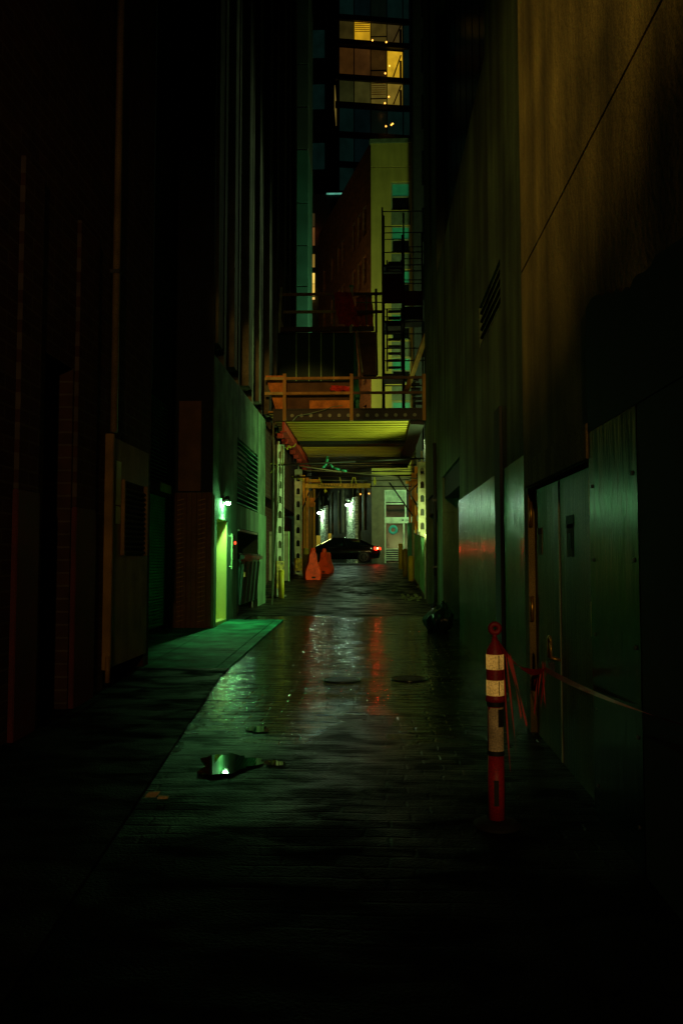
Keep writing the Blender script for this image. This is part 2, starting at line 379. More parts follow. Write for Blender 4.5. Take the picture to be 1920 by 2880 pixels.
def struct(name, mb, m, smooth=False):
    o = obj(name, mb, m, smooth=smooth); o['kind'] = 'structure'; return o

def copy_tree(o, loc=None, parent=None):
    c = o.copy(); COL.objects.link(c)
    if parent is not None: c.parent = parent
    if loc is not None: c.location = loc
    for ch in list(o.children): copy_tree(ch, None, c)
    return c

def text_mesh(name, txt, size, m, parent, loc, rot=(math.pi / 2, 0, 0)):
    cu = bpy.data.curves.new(name, 'FONT'); cu.body = txt; cu.size = size; cu.align_x = 'CENTER'; cu.align_y = 'CENTER'
    cu.extrude = 0.004
    tmp = bpy.data.objects.new('tmp_text', cu); COL.objects.link(tmp)
    bpy.context.view_layer.update()
    me = bpy.data.meshes.new_from_object(tmp.evaluated_get(bpy.context.evaluated_depsgraph_get()))
    bpy.data.objects.remove(tmp); me.name = name
    o = bpy.data.objects.new(name, me); COL.objects.link(o)
    me.materials.clear(); me.materials.append(m)
    off = Vector((0, 0, 0)); q = parent
    while q is not None: off += q.location; q = q.parent
    o.parent = parent; o.location = Vector(loc) - off; o.rotation_euler = rot
    return o

# ================================================================== GROUND
PROF = [(-40, -1.0), (-8, -0.66), (0, -0.45), (17, 0.0), (21, 0.06), (25, 0.10), (28, 0.20), (31, 0.58), (34, 0.76), (40, 1.06), (46, 1.20), (60, 1.25), (300, 1.25)]
def GZ(y):
    for (a, za), (b, zb) in zip(PROF[:-1], PROF[1:]):
        if a <= y <= b: return za + (zb - za) * (y - a) / (b - a)
    return 0
SWZ = 0.06   # pavement level beside the doorway
def curb_x(y):
    return -2.05 if y > 11 else -2.05 + (11 - y) * 0.075
def ground_sheet(ys, x0, x1, dz, name, m, nx=8):
    mb = MB(); rows = []
    for y in ys:
        xs = [x0(y) + (x1(y) - x0(y)) * i / nx for i in range(nx + 1)]
        rows.append([mb.bm.verts.new((x, y, GZ(y) + dz)) for x in xs])
    for A, B in zip(rows[:-1], rows[1:]):
        for i in range(nx): mb.bm.faces.new([A[i], A[i + 1], B[i + 1], B[i]])
    return struct(name, mb, m, smooth=True)
ys_all = [-40, -20, -8, -4] + list(range(0, 47)) + [50, 60, 90, 140, 280]
ground_sheet(ys_all, lambda y: -90, lambda y: 90, -0.02, 'ground', M['asphalt'], nx=2)
ground_sheet([-8, -4] + list(range(0, 21)), lambda y: -3.0, lambda y: 1.9, -0.008, 'alley_paving', M['road'])
ground_sheet([20 + i * 0.5 for i in range(45)], lambda y: -4.2, lambda y: 3.0, -0.004, 'ramp', M['asphalt'])
# pavement on the doorway side: slab with kerb face, level rising only slightly
mb = MB()
ysw = [-8] + list(range(0, 12)) + [11.61]
def sw_z(y): return min(GZ(y) + 0.014, SWZ)
prev = None
for y in ysw:
    x1 = curb_x(y); z = sw_z(y); row = [(-5.2, y, z), (x1, y, z), (x1 + 0.015, y, GZ(y) - 0.05)]
    if prev:
        for i in range(2): mb.face([prev[i], prev[i + 1], row[i + 1], row[i]])
    prev = row
struct('pavement', mb, M['dry_asphalt'])
mb = MB()
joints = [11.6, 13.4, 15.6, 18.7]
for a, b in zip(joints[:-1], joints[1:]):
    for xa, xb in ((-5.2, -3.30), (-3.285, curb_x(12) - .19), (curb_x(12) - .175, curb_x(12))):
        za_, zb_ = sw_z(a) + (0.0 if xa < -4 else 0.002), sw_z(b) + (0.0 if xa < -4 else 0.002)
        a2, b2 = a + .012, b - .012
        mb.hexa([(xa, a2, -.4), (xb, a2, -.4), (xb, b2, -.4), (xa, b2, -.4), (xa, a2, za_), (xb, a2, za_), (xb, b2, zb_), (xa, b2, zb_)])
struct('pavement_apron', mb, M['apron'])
# road joint slab beyond apron
# puddle : irregular disc
pc = W(640, 2150, Z=-0.275); PZL = GZ(pc.y + .25) - .003
mb = MB(); c0 = mb.bm.verts.new((pc.x, pc.y, PZL)); ring = []
for i in range(64):
    a = 2 * math.pi * i / 64; rr = 1 + 0.17 * math.sin(3 * a + 1) + 0.10 * math.sin(5 * a + .5) + 0.07 * math.sin(11 * a + 2) + .04 * math.sin(19 * a)
    ring.append(mb.bm.verts.new((pc.x + 0.23 * rr * math.cos(a), pc.y + 0.33 * rr * math.sin(a), PZL)))
for i in range(64): mb.bm.faces.new([c0, ring[i], ring[(i + 1) % 64]])
PUD = (pc.x, pc.y)
pud = struct('puddle_water', mb, M['puddle'])
for (u_, v_, rx, ry) in ((725, 2052, .10, .16), (770, 2148, .10, .08)):
    q_ = W(u_, v_, Z=-.2); q_ = W(u_, v_, Z=GZ(q_.y)); zz_ = GZ(q_.y + ry * .5) - .003
    mb = MB(); c0 = mb.bm.verts.new((q_.x, q_.y, zz_)); ring = []
    for i in range(40):
        a = 2 * math.pi * i / 40; rr = 1 + .2 * math.sin(2 * a + u_) + .12 * math.sin(5 * a + v_) + .07 * math.sin(9 * a)
        ring.append(mb.bm.verts.new((q_.x + rx * rr * math.cos(a), q_.y + ry * rr * math.sin(a), zz_)))
    for i in range(40): mb.bm.faces.new([c0, ring[i], ring[(i + 1) % 40]])
    struct('puddle_water', mb, M['puddle'])
# flatten paving round the puddle so the water lies proud of it
for o in bpy.data.objects:
    if o.name == 'alley_paving':
        for v in o.data.vertices:
            pass

def ground_thing_z(x, y): return GZ(y)

# manhole covers
def manhole(u, v, label, r):
    z = -0.2
    for _ in range(6):
        p = W(u, v, Z=z); z = GZ(p.y)
    t = thing('manhole_cover', label, 'manhole cover', (p.x, p.y, z), group='manhole covers in the alley paving')
    sl = (GZ(p.y + .1) - GZ(p.y)) / .1
    obj('rim', MB().torus((p.x, p.y, z - .008), r + .012, 0.010, 'Z'), M['iron_wet'], t, smooth=True)
    mb = MB().lathe((p.x, p.y, z - .026), [(r - 0.004, 0), (r - 0.004, 0.020), (r - .02, 0.0215)], 28)
    for i in range(-3, 4):
        h = math.sqrt(max(0.001, (r * .8) ** 2 - (i * r * .24) ** 2)); mb.box(p.x - h, p.x + h, p.y + i * r * .24 - .012, p.y + i * r * .24 + .012, z + .002, z + .006)
    obj('lid', mb, M['iron'], t)
manhole(962, 1911, 'round iron manhole cover with a bright wet rim under the pale lamp reflections', 0.23)
manhole(1150, 1908, 'dull iron manhole cover set in dark paving beside the red reflection', 0.23)
# litter
p = W(425, 2234, Z=-0.25)
LZ = sw_z(p.y) + .003
mb = MB(); mb.face([(p.x - .05, p.y, LZ + .004), (p.x + .04, p.y - .03, LZ + .016), (p.x + .06, p.y + .03, LZ + .041), (p.x - .03, p.y + .04, LZ + .031)]).normal_update()
mb.prism([(p.x + .05, p.y - .02, LZ), (p.x + .12, p.y - .01, LZ), (p.x + .12, p.y + .02, LZ), (p.x + .05, p.y + .03, LZ)], (0, 0, .012))
tag(obj('paper_scrap', mb, M['litter']), 'small crumpled scrap of pale paper lying on dark pavement', 'litter')

# ================================================================== LEFT: near brick building
XL = -3.3
bb = thing('brick_building', 'dark brick building with red painted pillar bases and a louvred service door', 'building', (XL, 6, 0))
H1 = 34
recess = (8.02, 8.78)
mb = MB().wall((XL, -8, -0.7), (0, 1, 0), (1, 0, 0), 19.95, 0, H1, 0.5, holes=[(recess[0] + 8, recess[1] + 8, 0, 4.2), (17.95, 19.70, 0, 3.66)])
obj('wall', mb, M['near_brick'], bb)
obj('wall', MB().box(XL - 6, XL - .5, -8, 11.9, -.7, H1), M['black'], bb)
for (a, b, z1) in ((7.33, 7.82, 2.05), (8.80, 9.45, 1.98), (6.1, 6.7, 2.05)):
    obj('pillar_base', MB().box(XL + .003, XL + .06, a, b, -0.3, z1), M['red_paint'], bb, bevel=.008)
    obj('pillar', MB().box(XL + .003, XL + .05, a + .02, b - .02, z1 + .005, 5.2), M['near_brick'], bb)
obj('door', MB().box(XL - .42, XL - .36, recess[0] + .005, recess[1] - .005, -.65, 3.4), M['black'], bb)
# service door
sd = obj('door', MB().box(XL - .05, XL + .045, 9.96, 11.68, 0.07, 2.94), M['service_door'], bb)
obj('edge_trim', MB().box(XL - .04, XL + .10, 9.90, 9.952, 0.06, 2.96), M['orange_trim'], sd, bevel=.006)
lv = MB()
for i in range(13):
    z = 1.52 + i * .068
    lv.hexa([(XL + .05, 10.47, z), (XL + .085, 10.47, z - .03), (XL + .085, 11.43, z - .03), (XL + .05, 11.43, z), (XL + .05, 10.47, z + .02), (XL + .085, 10.47, z - .01), (XL + .085, 11.43, z - .01), (XL + .05, 11.43, z + .02)])
obj('louvre', lv, M['black'], sd)
obj('frame_side', MB().box(XL + .047, XL + .10, 11.44, 11.50, 1.46, 2.44), M['orange_trim'], sd)
obj('frame_side', MB().box(XL + .047, XL + .09, 10.42, 10.46, 1.46, 2.44), M['orange_trim'], sd)
obj('louvre_backing', MB().box(XL + .046, XL + .049, 10.46, 11.44, 1.46, 2.44), M['black'], sd)
obj('plate', MB().box(XL + .047, XL + .055, 10.16, 10.38, 2.10, 2.66), M['pale_plate'], sd)
obj('plate', MB().box(XL + .047, XL + .055, 10.16, 10.38, 1.86, 2.08), M['pale_plate'], sd)
# downpipe
dp = thing('downpipe', 'thin vertical downpipe on dark brick wall above the service door', 'pipe', (XL + .07, 10.0, 3.0))
mb = MB().tube((XL + .07, 10.0, 2.99), (XL + .07, 10.0, 26), .045)
obj('pipe', mb, M['service_door'], dp, smooth=True)
for z in (5, 9, 13, 17): obj('bracket', MB().box(XL + .002, XL + .125, 9.945, 10.055, z, z + .05), M['dark_metal'], dp)
# little post by the service door
p = W(302, 1895, X=-3.12)
tag(obj('guard_post', MB().tube((-3.12, p.y, SWZ - .1), (-3.12, p.y, SWZ + .19), .03).sphere((-3.12, p.y, SWZ + .19), .03), M['orange_trim'], smooth=True), 'short stubby post on the ground at the foot of the service door', 'post')

# ------------------------------------------------------------------ loading recess with shutter
XR0 = -4.2
rb = thing('loading_bay', 'dark recessed loading bay with a roller shutter and louvres above', 'loading bay', (XR0, 14, 0))
obj('wall', MB().wall((XR0, 11.96, -.1), (0, 1, 0), (1, 0, 0), 4.86, 0, 34, .4, holes=[(.4, 4.7, 0, 2.80), (.9, 4.7, 3.05, 4.75)]), M['far_dark'], rb)
sh = MB()
for i in range(46):
    z = .06 + i * .057
    sh.hexa([(XR0 - .10, 12.37, z), (XR0 - .085, 12.37, z), (XR0 - .085, 16.6, z), (XR0 - .10, 16.6, z), (XR0 - .10, 12.37, z + .054), (XR0 - .055, 12.37, z + .042), (XR0 - .055, 16.6, z + .042), (XR0 - .10, 16.6, z + .054)])
so = obj('roller_shutter', sh, M['louvre_green'], rb)
lv = MB()
for i in range(22):
    z = 2.98 + i * .076
    lv.hexa([(XR0 - .20, 12.88, z + .03), (XR0 - .04, 12.88, z - .02), (XR0 - .04, 16.64, z - .02), (XR0 - .20, 16.64, z + .03), (XR0 - .20, 12.88, z + .042), (XR0 - .04, 12.88, z - .008), (XR0 - .04, 16.64, z - .008), (XR0 - .20, 16.64, z + .042)])
obj('louvre_vent', lv, M['louvre_green'], rb)
obj('backing', MB().box(XR0 - .36, XR0 - .28, 12.3, 16.7, 0, 4.7), M['black'], rb)
obj('plate', MB().box(XR0 + .003, XR0 + .02, 15.9, 16.75, 2.76, 2.93), M['pale_plate'], rb)

# ================================================================== LEFT: concrete building with fins
YB = 16.86
cb = thing('concrete_building', 'tall concrete building with vertical fins above a pale base with a lit doorway', 'building', (XL, 20, 0))
YE = 25.0
door = (17.12, 18.36); dz1 = 2.28
nich = (19.75, 23.3); nz = (0.0, 2.18)
# lower smooth band
mb = MB().wall((XL, YB, 0), (0, 1, 0), (1, 0, 0), YE - YB, -0.2, 2.74, 1.5, holes=[(door[0] - YB, door[1] - YB, -.2, dz1), (nich[0] - YB, nich[1] - YB, -.2, nz[1])])
obj('base_wall', mb, M['smooth_concrete'], cb)
# doorway inner faces (painted), door leaf and sill
dw = thing('tmp', '', '', (0, 0, 0)); bpy.data.objects.remove(dw)
dr = obj('doorway', MB().box(XL - .62, XL - .015, door[1] - .012, door[1] - .002, .0, dz1 - .004), M['cream_paint'], cb, label='bright cream painted reveal of the lit doorway')
obj('soffit', MB().box(XL - .62, XL - .015, door[0] + .004, door[1] - .014, dz1 - .016, dz1 - .004), M['cream_paint'], dr)
obj('sill', MB().box(XL - .66, XL - .004, door[0] + .004, door[1] - .014, -.05, .085), M['cream_paint'], dr)
obj('door_leaf', MB().box(XL - .72, XL - .66, door[0] + .004, door[1] - .014, .0, dz1), M['service_door'], dr)
# niche backing
obj('niche_back', MB().box(XL - 1.40, XL - 1.36, nich[0] + .004, nich[1] - .004, 0, 2.17), M['brown_panel'], cb)
# niche header rail
obj('niche_rail', MB().box(XL - .08, XL + .05, nich[0] + .02, nich[1] - .5, 2.10, 2.155), M['galv_dim'], cb)
# upper podium wall
lvz = (2.76, 4.42)
mb = MB().wall((XL - .03, YB, 0), (0, 1, 0), (1, 0, 0), YE - YB, 2.745, 5.72, 1.0, holes=[(19.85 - YB, 23.35 - YB, *lvz)])
obj('upper_wall', mb, M['podium'], cb)
lv = MB()
for i in range(13):
    z = lvz[0] + .05 + i * .127
    lv.hexa([(XL - .20, 19.87, z + .075), (XL + .0, 19.87, z - .03), (XL + .0, 23.33, z - .03), (XL - .20, 23.33, z + .075), (XL - .20, 19.87, z + .09), (XL + .0, 19.87, z - .015), (XL + .0, 23.33, z - .015), (XL - .20, 23.33, z + .09)])
obj('louvre_vent', lv, M['louvre_green'], cb)
obj('louvre_backing', MB().box(XL - .40, XL - .33, 19.86, 23.34, lvz[0] + .01, lvz[1] - .01), M['black'], cb)
# end block facing the camera: corrugated panel and brown panels
cpm = MB()
xs = [-4.19 + i * .0525 for i in range(17)]
for i, x in enumerate(xs[:-1]):
    y0 = YB - .03 - (.035 if i % 2 else 0); cpm.box(x, x + .0525, y0, YB - .004, -.1, 2.80)
cp = obj('corrugated_panel', cpm, M['brown_panel'], cb)
ln = MB()
for col in (-4.06, -3.62):
    for k in range(26):
        z = .12 + k * .1
        ln.hexa([(col, YB - .085, z), (col + .14, YB - .085, z + .035), (col + .14, YB - .067, z + .035), (col, YB - .067, z), (col, YB - .085, z + .02), (col + .14, YB - .085, z + .055), (col + .14, YB - .067, z + .055), (col, YB - .067, z + .02)])
obj('louvre_slots', ln, M['timber'], cp)
obj('end_panel', MB().box(-4.05, -3.58, YB - .08, YB - .055, 2.83, 4.72), M['brown_panel'], cb)
obj('end_wall', MB().box(-4.9, -3.335, YB - .05, YB - .004, 2.81, 34), M['black'], cb)
# fins and window bays
period = 1.065
z0f, z1f = 5.725, 44
obj('back_wall', MB().box(XL - 1.2, XL - .42, YB + .32, 37.2, 5.73, z1f), M['black'], cb)
for k in range(18):
    yc = 17.35 + k * period
    pr_ = (0.0, .09, .03, .12)[k % 4]; hw_ = (.26, .15, .22, .12)[k % 4]
    obj('fin', MB().box(XL - .40, XL - pr_, yc - hw_, yc + hw_, z0f + (.01 if k % 2 else .3), z1f), M['fin'], cb)
    obj('fin_rib', MB().box(XL - .40, XL - pr_ - .12, yc + hw_ + .05, yc + hw_ + .11, z0f + .3, z1f), M['fin'], cb)
    if k < 17 and k % 2 == 0:
        obj('brick_strip', MB().box(XL - .41, XL - .24, yc + hw_ + .16, yc + hw_ + .40, z0f + .6, z1f), M['fin_brick'], cb)
    else:
        obj('window_strip', MB().box(XL - .41, XL - .36, yc + hw_ + .16, yc + .74, z0f + .6, z1f), M['dark_glass'], cb)
obj('podium_return', MB().box(-7, XL - .1, YE + .01, 37, 3.4, 5.7), M['near_brick'], cb)
obj('side_wall', MB().box(-5.2, -4.0, YE + .01, 40, -.2, 3.39), M['near_brick'], cb)

# intercom
ic = thing('intercom', 'slim intercom panel with glowing red button beside the lit doorway', 'intercom', (XL, 19.05, 1.5))
obj('panel', MB().box(XL + .002, XL + .035, 18.93, 19.22, 1.38, 1.98), M['dark_metal'], ic, bevel=.006)
obj('keypad', MB().box(XL + .036, XL + .042, 19.0, 19.15, 1.40, 1.66), M['galv_dim'], ic)
obj('button', MB().sphere((XL + .045, 19.12, 1.80), .038), M['led'], ic)
obj('handle', MB().tube((XL + .06, 18.62, 1.2), (XL + .06, 18.62, 2.0), .016).tube((XL + .0, 18.62, 1.25), (XL + .06, 18.62, 1.25), .012).tube((XL + .0, 18.62, 1.95), (XL + .06, 18.62, 1.95), .012), M['white_green'], ic)

# lamp over the doorway
YLMP = 17.78
wl = thing('wall_lamp', 'small black downlight glowing on the pale concrete above the lit doorway', 'lamp', (XL, YLMP, 2.6), group=None)
obj('bracket', MB().box(XL + .001, XL + .03, YLMP - .06, YLMP + .06, 2.62, 2.82), M['dark_metal'], wl, bevel=.008)
obj('housing', MB().tube((XL + .10, YLMP, 2.66), (XL + .10, YLMP, 2.80), .07, .05, n=20).tube((XL + .01, YLMP, 2.74), (XL + .1, YLMP, 2.74), .025), M['dark_metal'], wl, smooth=True)
obj('lens', MB().sphere((XL + .11, YLMP - .01, 2.645), .055, (1, 1, .7)), M['lamp_hot'], wl, smooth=True)

# dumpster in the niche
dm = thing('dumpster', 'dented dark green steel dumpster standing in the concrete niche', 'dumpster', (XL - .5, 21.5, .1))
x0, x1, y0, y1 = XL - 1.15, XL + .06, 19.95, 23.15
obj('body', MB().hexa([(x0, y0 + .1, .28), (x1 - .10, y0 + .1, .28), (x1 - .10, y1 - .1, .28), (x0, y1 - .1, .28), (x0, y0, 1.42), (x1, y0, 1.42), (x1, y1, 1.42), (x0, y1, 1.42)]), M['dumpster'], dm)
for i in range(5):
    y = y0 + .25 + i * (y1 - y0 - .5) / 4
    mb = MB(); mb.hexa([(x1 - .10, y - .06, .30), (x1 - .04, y - .06, .30), (x1 - .04, y + .06, .30), (x1 - .10, y + .06, .30), (x1 - .005, y - .06, 1.36), (x1 + .05, y - .06, 1.36), (x1 + .05, y + .06, 1.36), (x1 - .005, y + .06, 1.36)])
    obj('rib', mb, M['dumpster'], dm)
obj('rim', MB().box(x1 - .02, x1 + .09, y0 - .05, y1 + .05, 1.42, 1.52), M['dumpster'], dm, bevel=.012)
for k in range(2):
    a = y0 + k * 1.62
    obj('lid', MB().hexa([(x0, a, 1.62), (x1 + .03, a, 1.525), (x1 + .03, a + 1.55, 1.525), (x0, a + 1.55, 1.62), (x0, a, 1.66), (x1 + .03, a, 1.56), (x1 + .03, a + 1.55, 1.56), (x0, a + 1.55, 1.66)]), M['rubber'], dm)
for y in (y0 + .4, y1 - .4):
    obj('wheel', MB().tube((x1 - .22, y, .17), (x1 - .13, y, .17), .11, n=16), M['galv_dim'], dm)
obj('sticker', MB().box(x1 - .012, x1 + .055, y0 + .26, y0 + .42, .98, 1.1), M['sticker'], dm)

# ================================================================== RIGHT BUILDING (near)
XN = 1.5; YN = 8.2
nb = thing('stucco_building', 'tall brown stucco building with steel double doors and a horizontal panel joint', 'building', (XN, 5, 0))
d0, d1 = W(1660, 1500, X=XN).y, W(1485, 1500, X=XN).y     # door from near to far
dtop = W(1485, 1374, X=XN).z
ybot = -.55
mb = MB().wall((XN, YN, 0), (0, -1, 0), (-1, 0, 0), YN + 7, -.9, 4.29, .55, holes=[(YN - d1, YN - d0, -.9, dtop)])
obj('lower_wall', mb, M['near_stucco'], nb)
obj('upper_wall', MB().box(XN, XN + .5, -7, YN, 4.315, 40), M['near_stucco'], nb)
obj('wall_core', MB().box(XN + .56, 9, -7, YN - .01, -.9, 40), M['black'], nb)
obj('lintel', MB().box(XN - .025, XN + .05, d0 - .02, d1 + .05, dtop + .01, dtop + .26), M['near_stucco'], nb, bevel=.006)
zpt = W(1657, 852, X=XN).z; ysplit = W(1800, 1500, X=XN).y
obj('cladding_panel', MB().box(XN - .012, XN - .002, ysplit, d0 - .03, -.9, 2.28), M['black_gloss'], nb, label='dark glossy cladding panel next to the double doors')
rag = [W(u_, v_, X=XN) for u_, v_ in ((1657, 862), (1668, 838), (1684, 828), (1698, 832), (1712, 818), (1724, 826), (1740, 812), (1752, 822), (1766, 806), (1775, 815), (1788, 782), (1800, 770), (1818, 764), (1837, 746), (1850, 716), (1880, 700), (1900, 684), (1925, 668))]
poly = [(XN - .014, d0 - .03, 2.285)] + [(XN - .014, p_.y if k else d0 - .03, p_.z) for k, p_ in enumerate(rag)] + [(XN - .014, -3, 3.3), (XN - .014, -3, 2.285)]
obj('painted_shadow', MB().prism(poly, (.012, 0, 0)), M['black'], nb)  # black sheet in the shape of the ragged shadow cast here
obj('cladding_panel', MB().box(XN - .010, XN - .002, -3, ysplit - .012, -.9, 2.28), M['black'], nb)
for yq in (d0 - .12, ysplit + .08):
    for k in range(5): obj('screw', MB().tube((XN - .02, yq, -.1 + .5 * k), (XN - .0125, yq, -.1 + .5 * k), .014, n=8), M['dark_metal'], nb)
ym = (d0 + d1) / 2 + .05
for i, (a, b) in enumerate(((d0 + .03, ym - .012), (ym + .012, d1 - .03))):
    dl = obj('door', MB().box(XN + .06, XN + .11, a, b, GZ(6) - .2, dtop - .02), M['door_paint'], nb)
    hy = d0 + .04 if i == 0 else d1 - .04
    zz = [W(1652, 1400, X=XN).z, W(1655, 1740, X=XN).z] if i == 0 else [W(1490, 1445, X=XN).z, W(1490, 1712, X=XN).z]
    for z in zz:
        obj('hinge', MB().tube((XN + .02, hy, z - .12), (XN + .02, hy, z + .12), .018, n=10), M['brass'], dl, smooth=True)
    if i == 0:
        q = W(1602, 1467, X=XN + .058); obj('notice', MB().box(XN + .055, XN + .059, q.y - .12, q.y + .12, q.z - .05, q.z + .05), M['sign_black'], dl)
        q = W(1603, 1520, X=XN + .058); nn = obj('notice', MB().box(XN + .055, XN + .059, q.y - .10, q.y + .10, q.z - .13, q.z + .13), M['paper'], dl)
        obj('notice_print', MB().box(XN + .052, XN + .0545, q.y - .055, q.y + .055, q.z - .07, q.z + .06), M['sign_black'], dl)
    else:
        q = W(1519, 1512, X=XN + .058); obj('notice', MB().box(XN + .055, XN + .059, q.y - .09, q.y + .09, q.z - .16, q.z + .09), M['paper'], dl)
        obj('notice_header', MB().box(XN + .052, XN + .0545, q.y - .09, q.y + .09, q.z + .03, q.z + .09), M['rust_board'], dl)
        obj('edge_strip', MB().box(XN + .05, XN + .06, ym + .014, ym + .04, GZ(6) - .1, dtop - .03), M['galv_dim'], dl)
q = W(1555, 1815, X=XN)
pl = [(XN + .05, q.y - .05, q.z - .12), (XN - .03, q.y - .05, q.z - .10), (XN - .03, q.y - .05, q.z + .03), (XN - .03, q.y - .03, q.z + .07), (XN - .03, q.y + .03, q.z + .07), (XN - .03, q.y + .05, q.z + .03), (XN - .03, q.y + .05, q.z - .10), (XN + .05, q.y + .05, q.z - .12)]
pull = thing('padlock_shackle', 'brass coloured steel shackle looped through the double door edge', 'shackle', q)
obj('loop', MB().path(pl, .011, 8), M['brass'], pull, smooth=True)
obj('padlock', MB().box(XN - .055, XN - .005, q.y - .07, q.y + .07, q.z - .24, q.z - .13), M['iron'], pull, bevel=.01)

# red tape: strung from the post to the doors and on towards the camera side
def sag(a, b, s, n=12):
    a = Vector(a); b = Vector(b)
    return [a.lerp(b, i / n) - Vector((0, 0, s * 4 * (i / n) * (1 - i / n))) for i in range(n + 1)]
def ribbon(pts, wd, mb, tw=0.0):
    prev = None
    for i, p_ in enumerate(pts):
        a = tw * i; o = Vector((0.25 * math.sin(a), 0, math.cos(a))) * wd / 2
        cur = (p_ - o, p_ + o)
        if prev: mb.face([prev[0], cur[0], cur[1], prev[1]])
        prev = cur
PB = W(1396, 2316, Z=-0.30); PX, PY = PB.x, PB.y; PZ = GZ(PY)
knot = Vector((XN - .07, q.y, q.z - .2))
neckz = W(1400, 1795, Y=PY).z
mb = MB(); ribbon(sag((PX, PY + .03, neckz), knot, .10), .05, mb, .35)
tag(obj('barrier_tape', mb, M['red_plastic']), 'red plastic barrier tape strung from the striped post to the double doors', 'tape')
mb = MB(); ribbon(sag(knot + Vector((0, -.02, 0)), W(1960, 2052, X=XN - .05), .03, 10), .045, mb, .2)
tag(obj('barrier_tape', mb, M['red_plastic']), 'taut red tape running along the dark wall away from the padlocked doors', 'tape')
mb = MB()
for k in range(9):
    a = knot + Vector((random.uniform(-.04, .02), random.uniform(-.1, .3), random.uniform(-.02, .05)))
    b = a + Vector((random.uniform(-.05, .02), random.uniform(-.1, .12), -random.uniform(.12, .42)))
    ribbon(sag(a, b, random.uniform(-.06, .08), 7), .045, mb, random.uniform(.2, .7))
tag(obj('tape_bundle', mb, M['red_plastic']), 'tangled bundle of red tape hanging below the brass shackle', 'tape')
mb = MB()
for k in range(4):
    a = Vector((PX + .06 + .015 * k, PY + .03, neckz - .12)); b = a + Vector((.04 + .02 * k, random.uniform(-.02, .05), -random.uniform(.35, .75)))
    ribbon(sag(a, b, random.uniform(-.04, .06), 8), .04, mb, random.uniform(.2, .6))
tag(obj('tape_end', mb, M['red_plastic']), 'loose end of red tape dangling behind the striped post', 'tape')

# ------------------------------------------------------------------ channelizer post
S = PY / F
def vz(v): return W(1396, v, Y=PY).z
dpst = thing('delineator_post', 'orange red traffic post with two reflective bands and a torn paper sleeve', 'traffic post', (PX, PY, PZ))
def seg(name, v0, v1, r0, r1, m, steps=None):
    prof = steps or [(r0 * S, vz(v0) - vz(v0)), (r1 * S, vz(v1) - vz(v0))]
    return obj(name, MB().lathe((PX, PY, vz(v0)), prof, 28), m, dpst, smooth=False)
def h(v, v0): return vz(v) - vz(v0)
obj('base', MB().lathe((PX, PY, PZ - .02), [(.15, 0), (.15, .025), (.12, .045), (.06, .055)], 24), M['black'], dpst)
lower = obj('post', MB().lathe((PX, PY, vz(2318)), [(22.5 * S, 0), (22 * S, h(2124, 2318))], 28), M['post_red'], dpst, smooth=True)
obj('slot', MB().box(PX - 9 * S, PX + 4 * S, PY - 23.2 * S, PY - 18 * S, vz(2262), vz(2190)), M['rubber'], dpst)
obj('rubber_band', MB().lathe((PX, PY, vz(2123)), [(24 * S, 0), (24 * S, h(2111, 2123))], 28), M['rubber'], dpst, smooth=False)
obj('post', MB().lathe((PX, PY, vz(2110)), [(21.5 * S, 0), (21.5 * S, h(1987, 2110))], 28), M['post_red'], dpst, smooth=True)
slv = MB(); prev = None
for i in range(13):
    a = R(-118 + i * 10.5); x = PX + 22.6 * S * math.sin(a + R(90) - R(35)) ; y = PY - 22.6 * S * math.cos(a + R(90) - R(35))
    cur = ((x, y, vz(2110)), (x, y, vz(1988 + (6 if i < 2 else 0))))
    if prev: slv.face([prev[0], cur[0], cur[1], prev[1]])
    prev = cur
obj('paper_sleeve', slv, M['sleeve'], dpst, smooth=True)
bx = MB(); prev = None
for i in range(6):
    a = R(10 + i * 11); x = PX + 23.3 * S * math.sin(a); y = PY - 23.3 * S * math.cos(a)
    cur = ((x, y, vz(2042)), (x, y, vz(1992)))
    if prev: bx.face([prev[0], cur[0], cur[1], prev[1]])
    prev = cur
obj('label', bx, M['sign_black'], dpst)
obj('collar', MB().lathe((PX, PY, vz(1986)), [(23.5 * S, 0), (24 * S, h(1973, 1986))], 28), M['rubber'], dpst)
obj('sleeve', MB().lathe((PX, PY, vz(1972.5)), [(27 * S, 0), (26.5 * S, h(1962, 1972)), (24 * S, h(1955, 1972)), (23.6 * S, h(1845, 1972)), (23.6 * S, h(1836, 1972)), (20 * S, h(1822, 1972)), (9 * S, h(1804, 1972)), (7 * S, h(1792, 1972))], 28), M['post_red'], dpst, smooth=True)
for a, b in ((1955, 1912), (1882, 1840)):
    obj('reflective_band', MB().lathe((PX, PY, vz(a)), [(24.3 * S, 0), (24.3 * S, h(b, a))], 32), M['reflective'], dpst, smooth=True)
for a, b in ((1953, 1914), (1880, 1842)):
    obj('seam', MB().box(PX + 6.2 * S, PX + 8.4 * S, PY - 24.2 * S, PY - 21 * S, vz(a), vz(b)), M['rubber'], dpst)
obj('handle', MB().torus((PX + 1 * S, PY, vz(1768)), 12 * S, 7.5 * S, 'Y', 24, 10).tube((PX, PY, vz(1796)), (PX, PY, vz(1782)), 6 * S), M['post_red'], dpst, smooth=True)

# ================================================================== RIGHT BUILDING (far part)
XF = 1.62; YF = 25.4
fb = thing('loading_building', 'tall dim stucco building with glossy dark base and two black loading openings', 'building', (XF, 16, 0))
def yy(u, v=1575): return W(u, v, X=XF).y
o1 = (yy(1294), yy(1245)); o2 = (yy(1231), yy(1203))
z_o1 = 3.35; z_o2 = 3.2
lou = (yy(1406, 800), yy(1347, 900)); lz = (4.62, 5.25)
wz = (8.7, 15.5); wy = (11.5, 20.5)
zg = 2.52
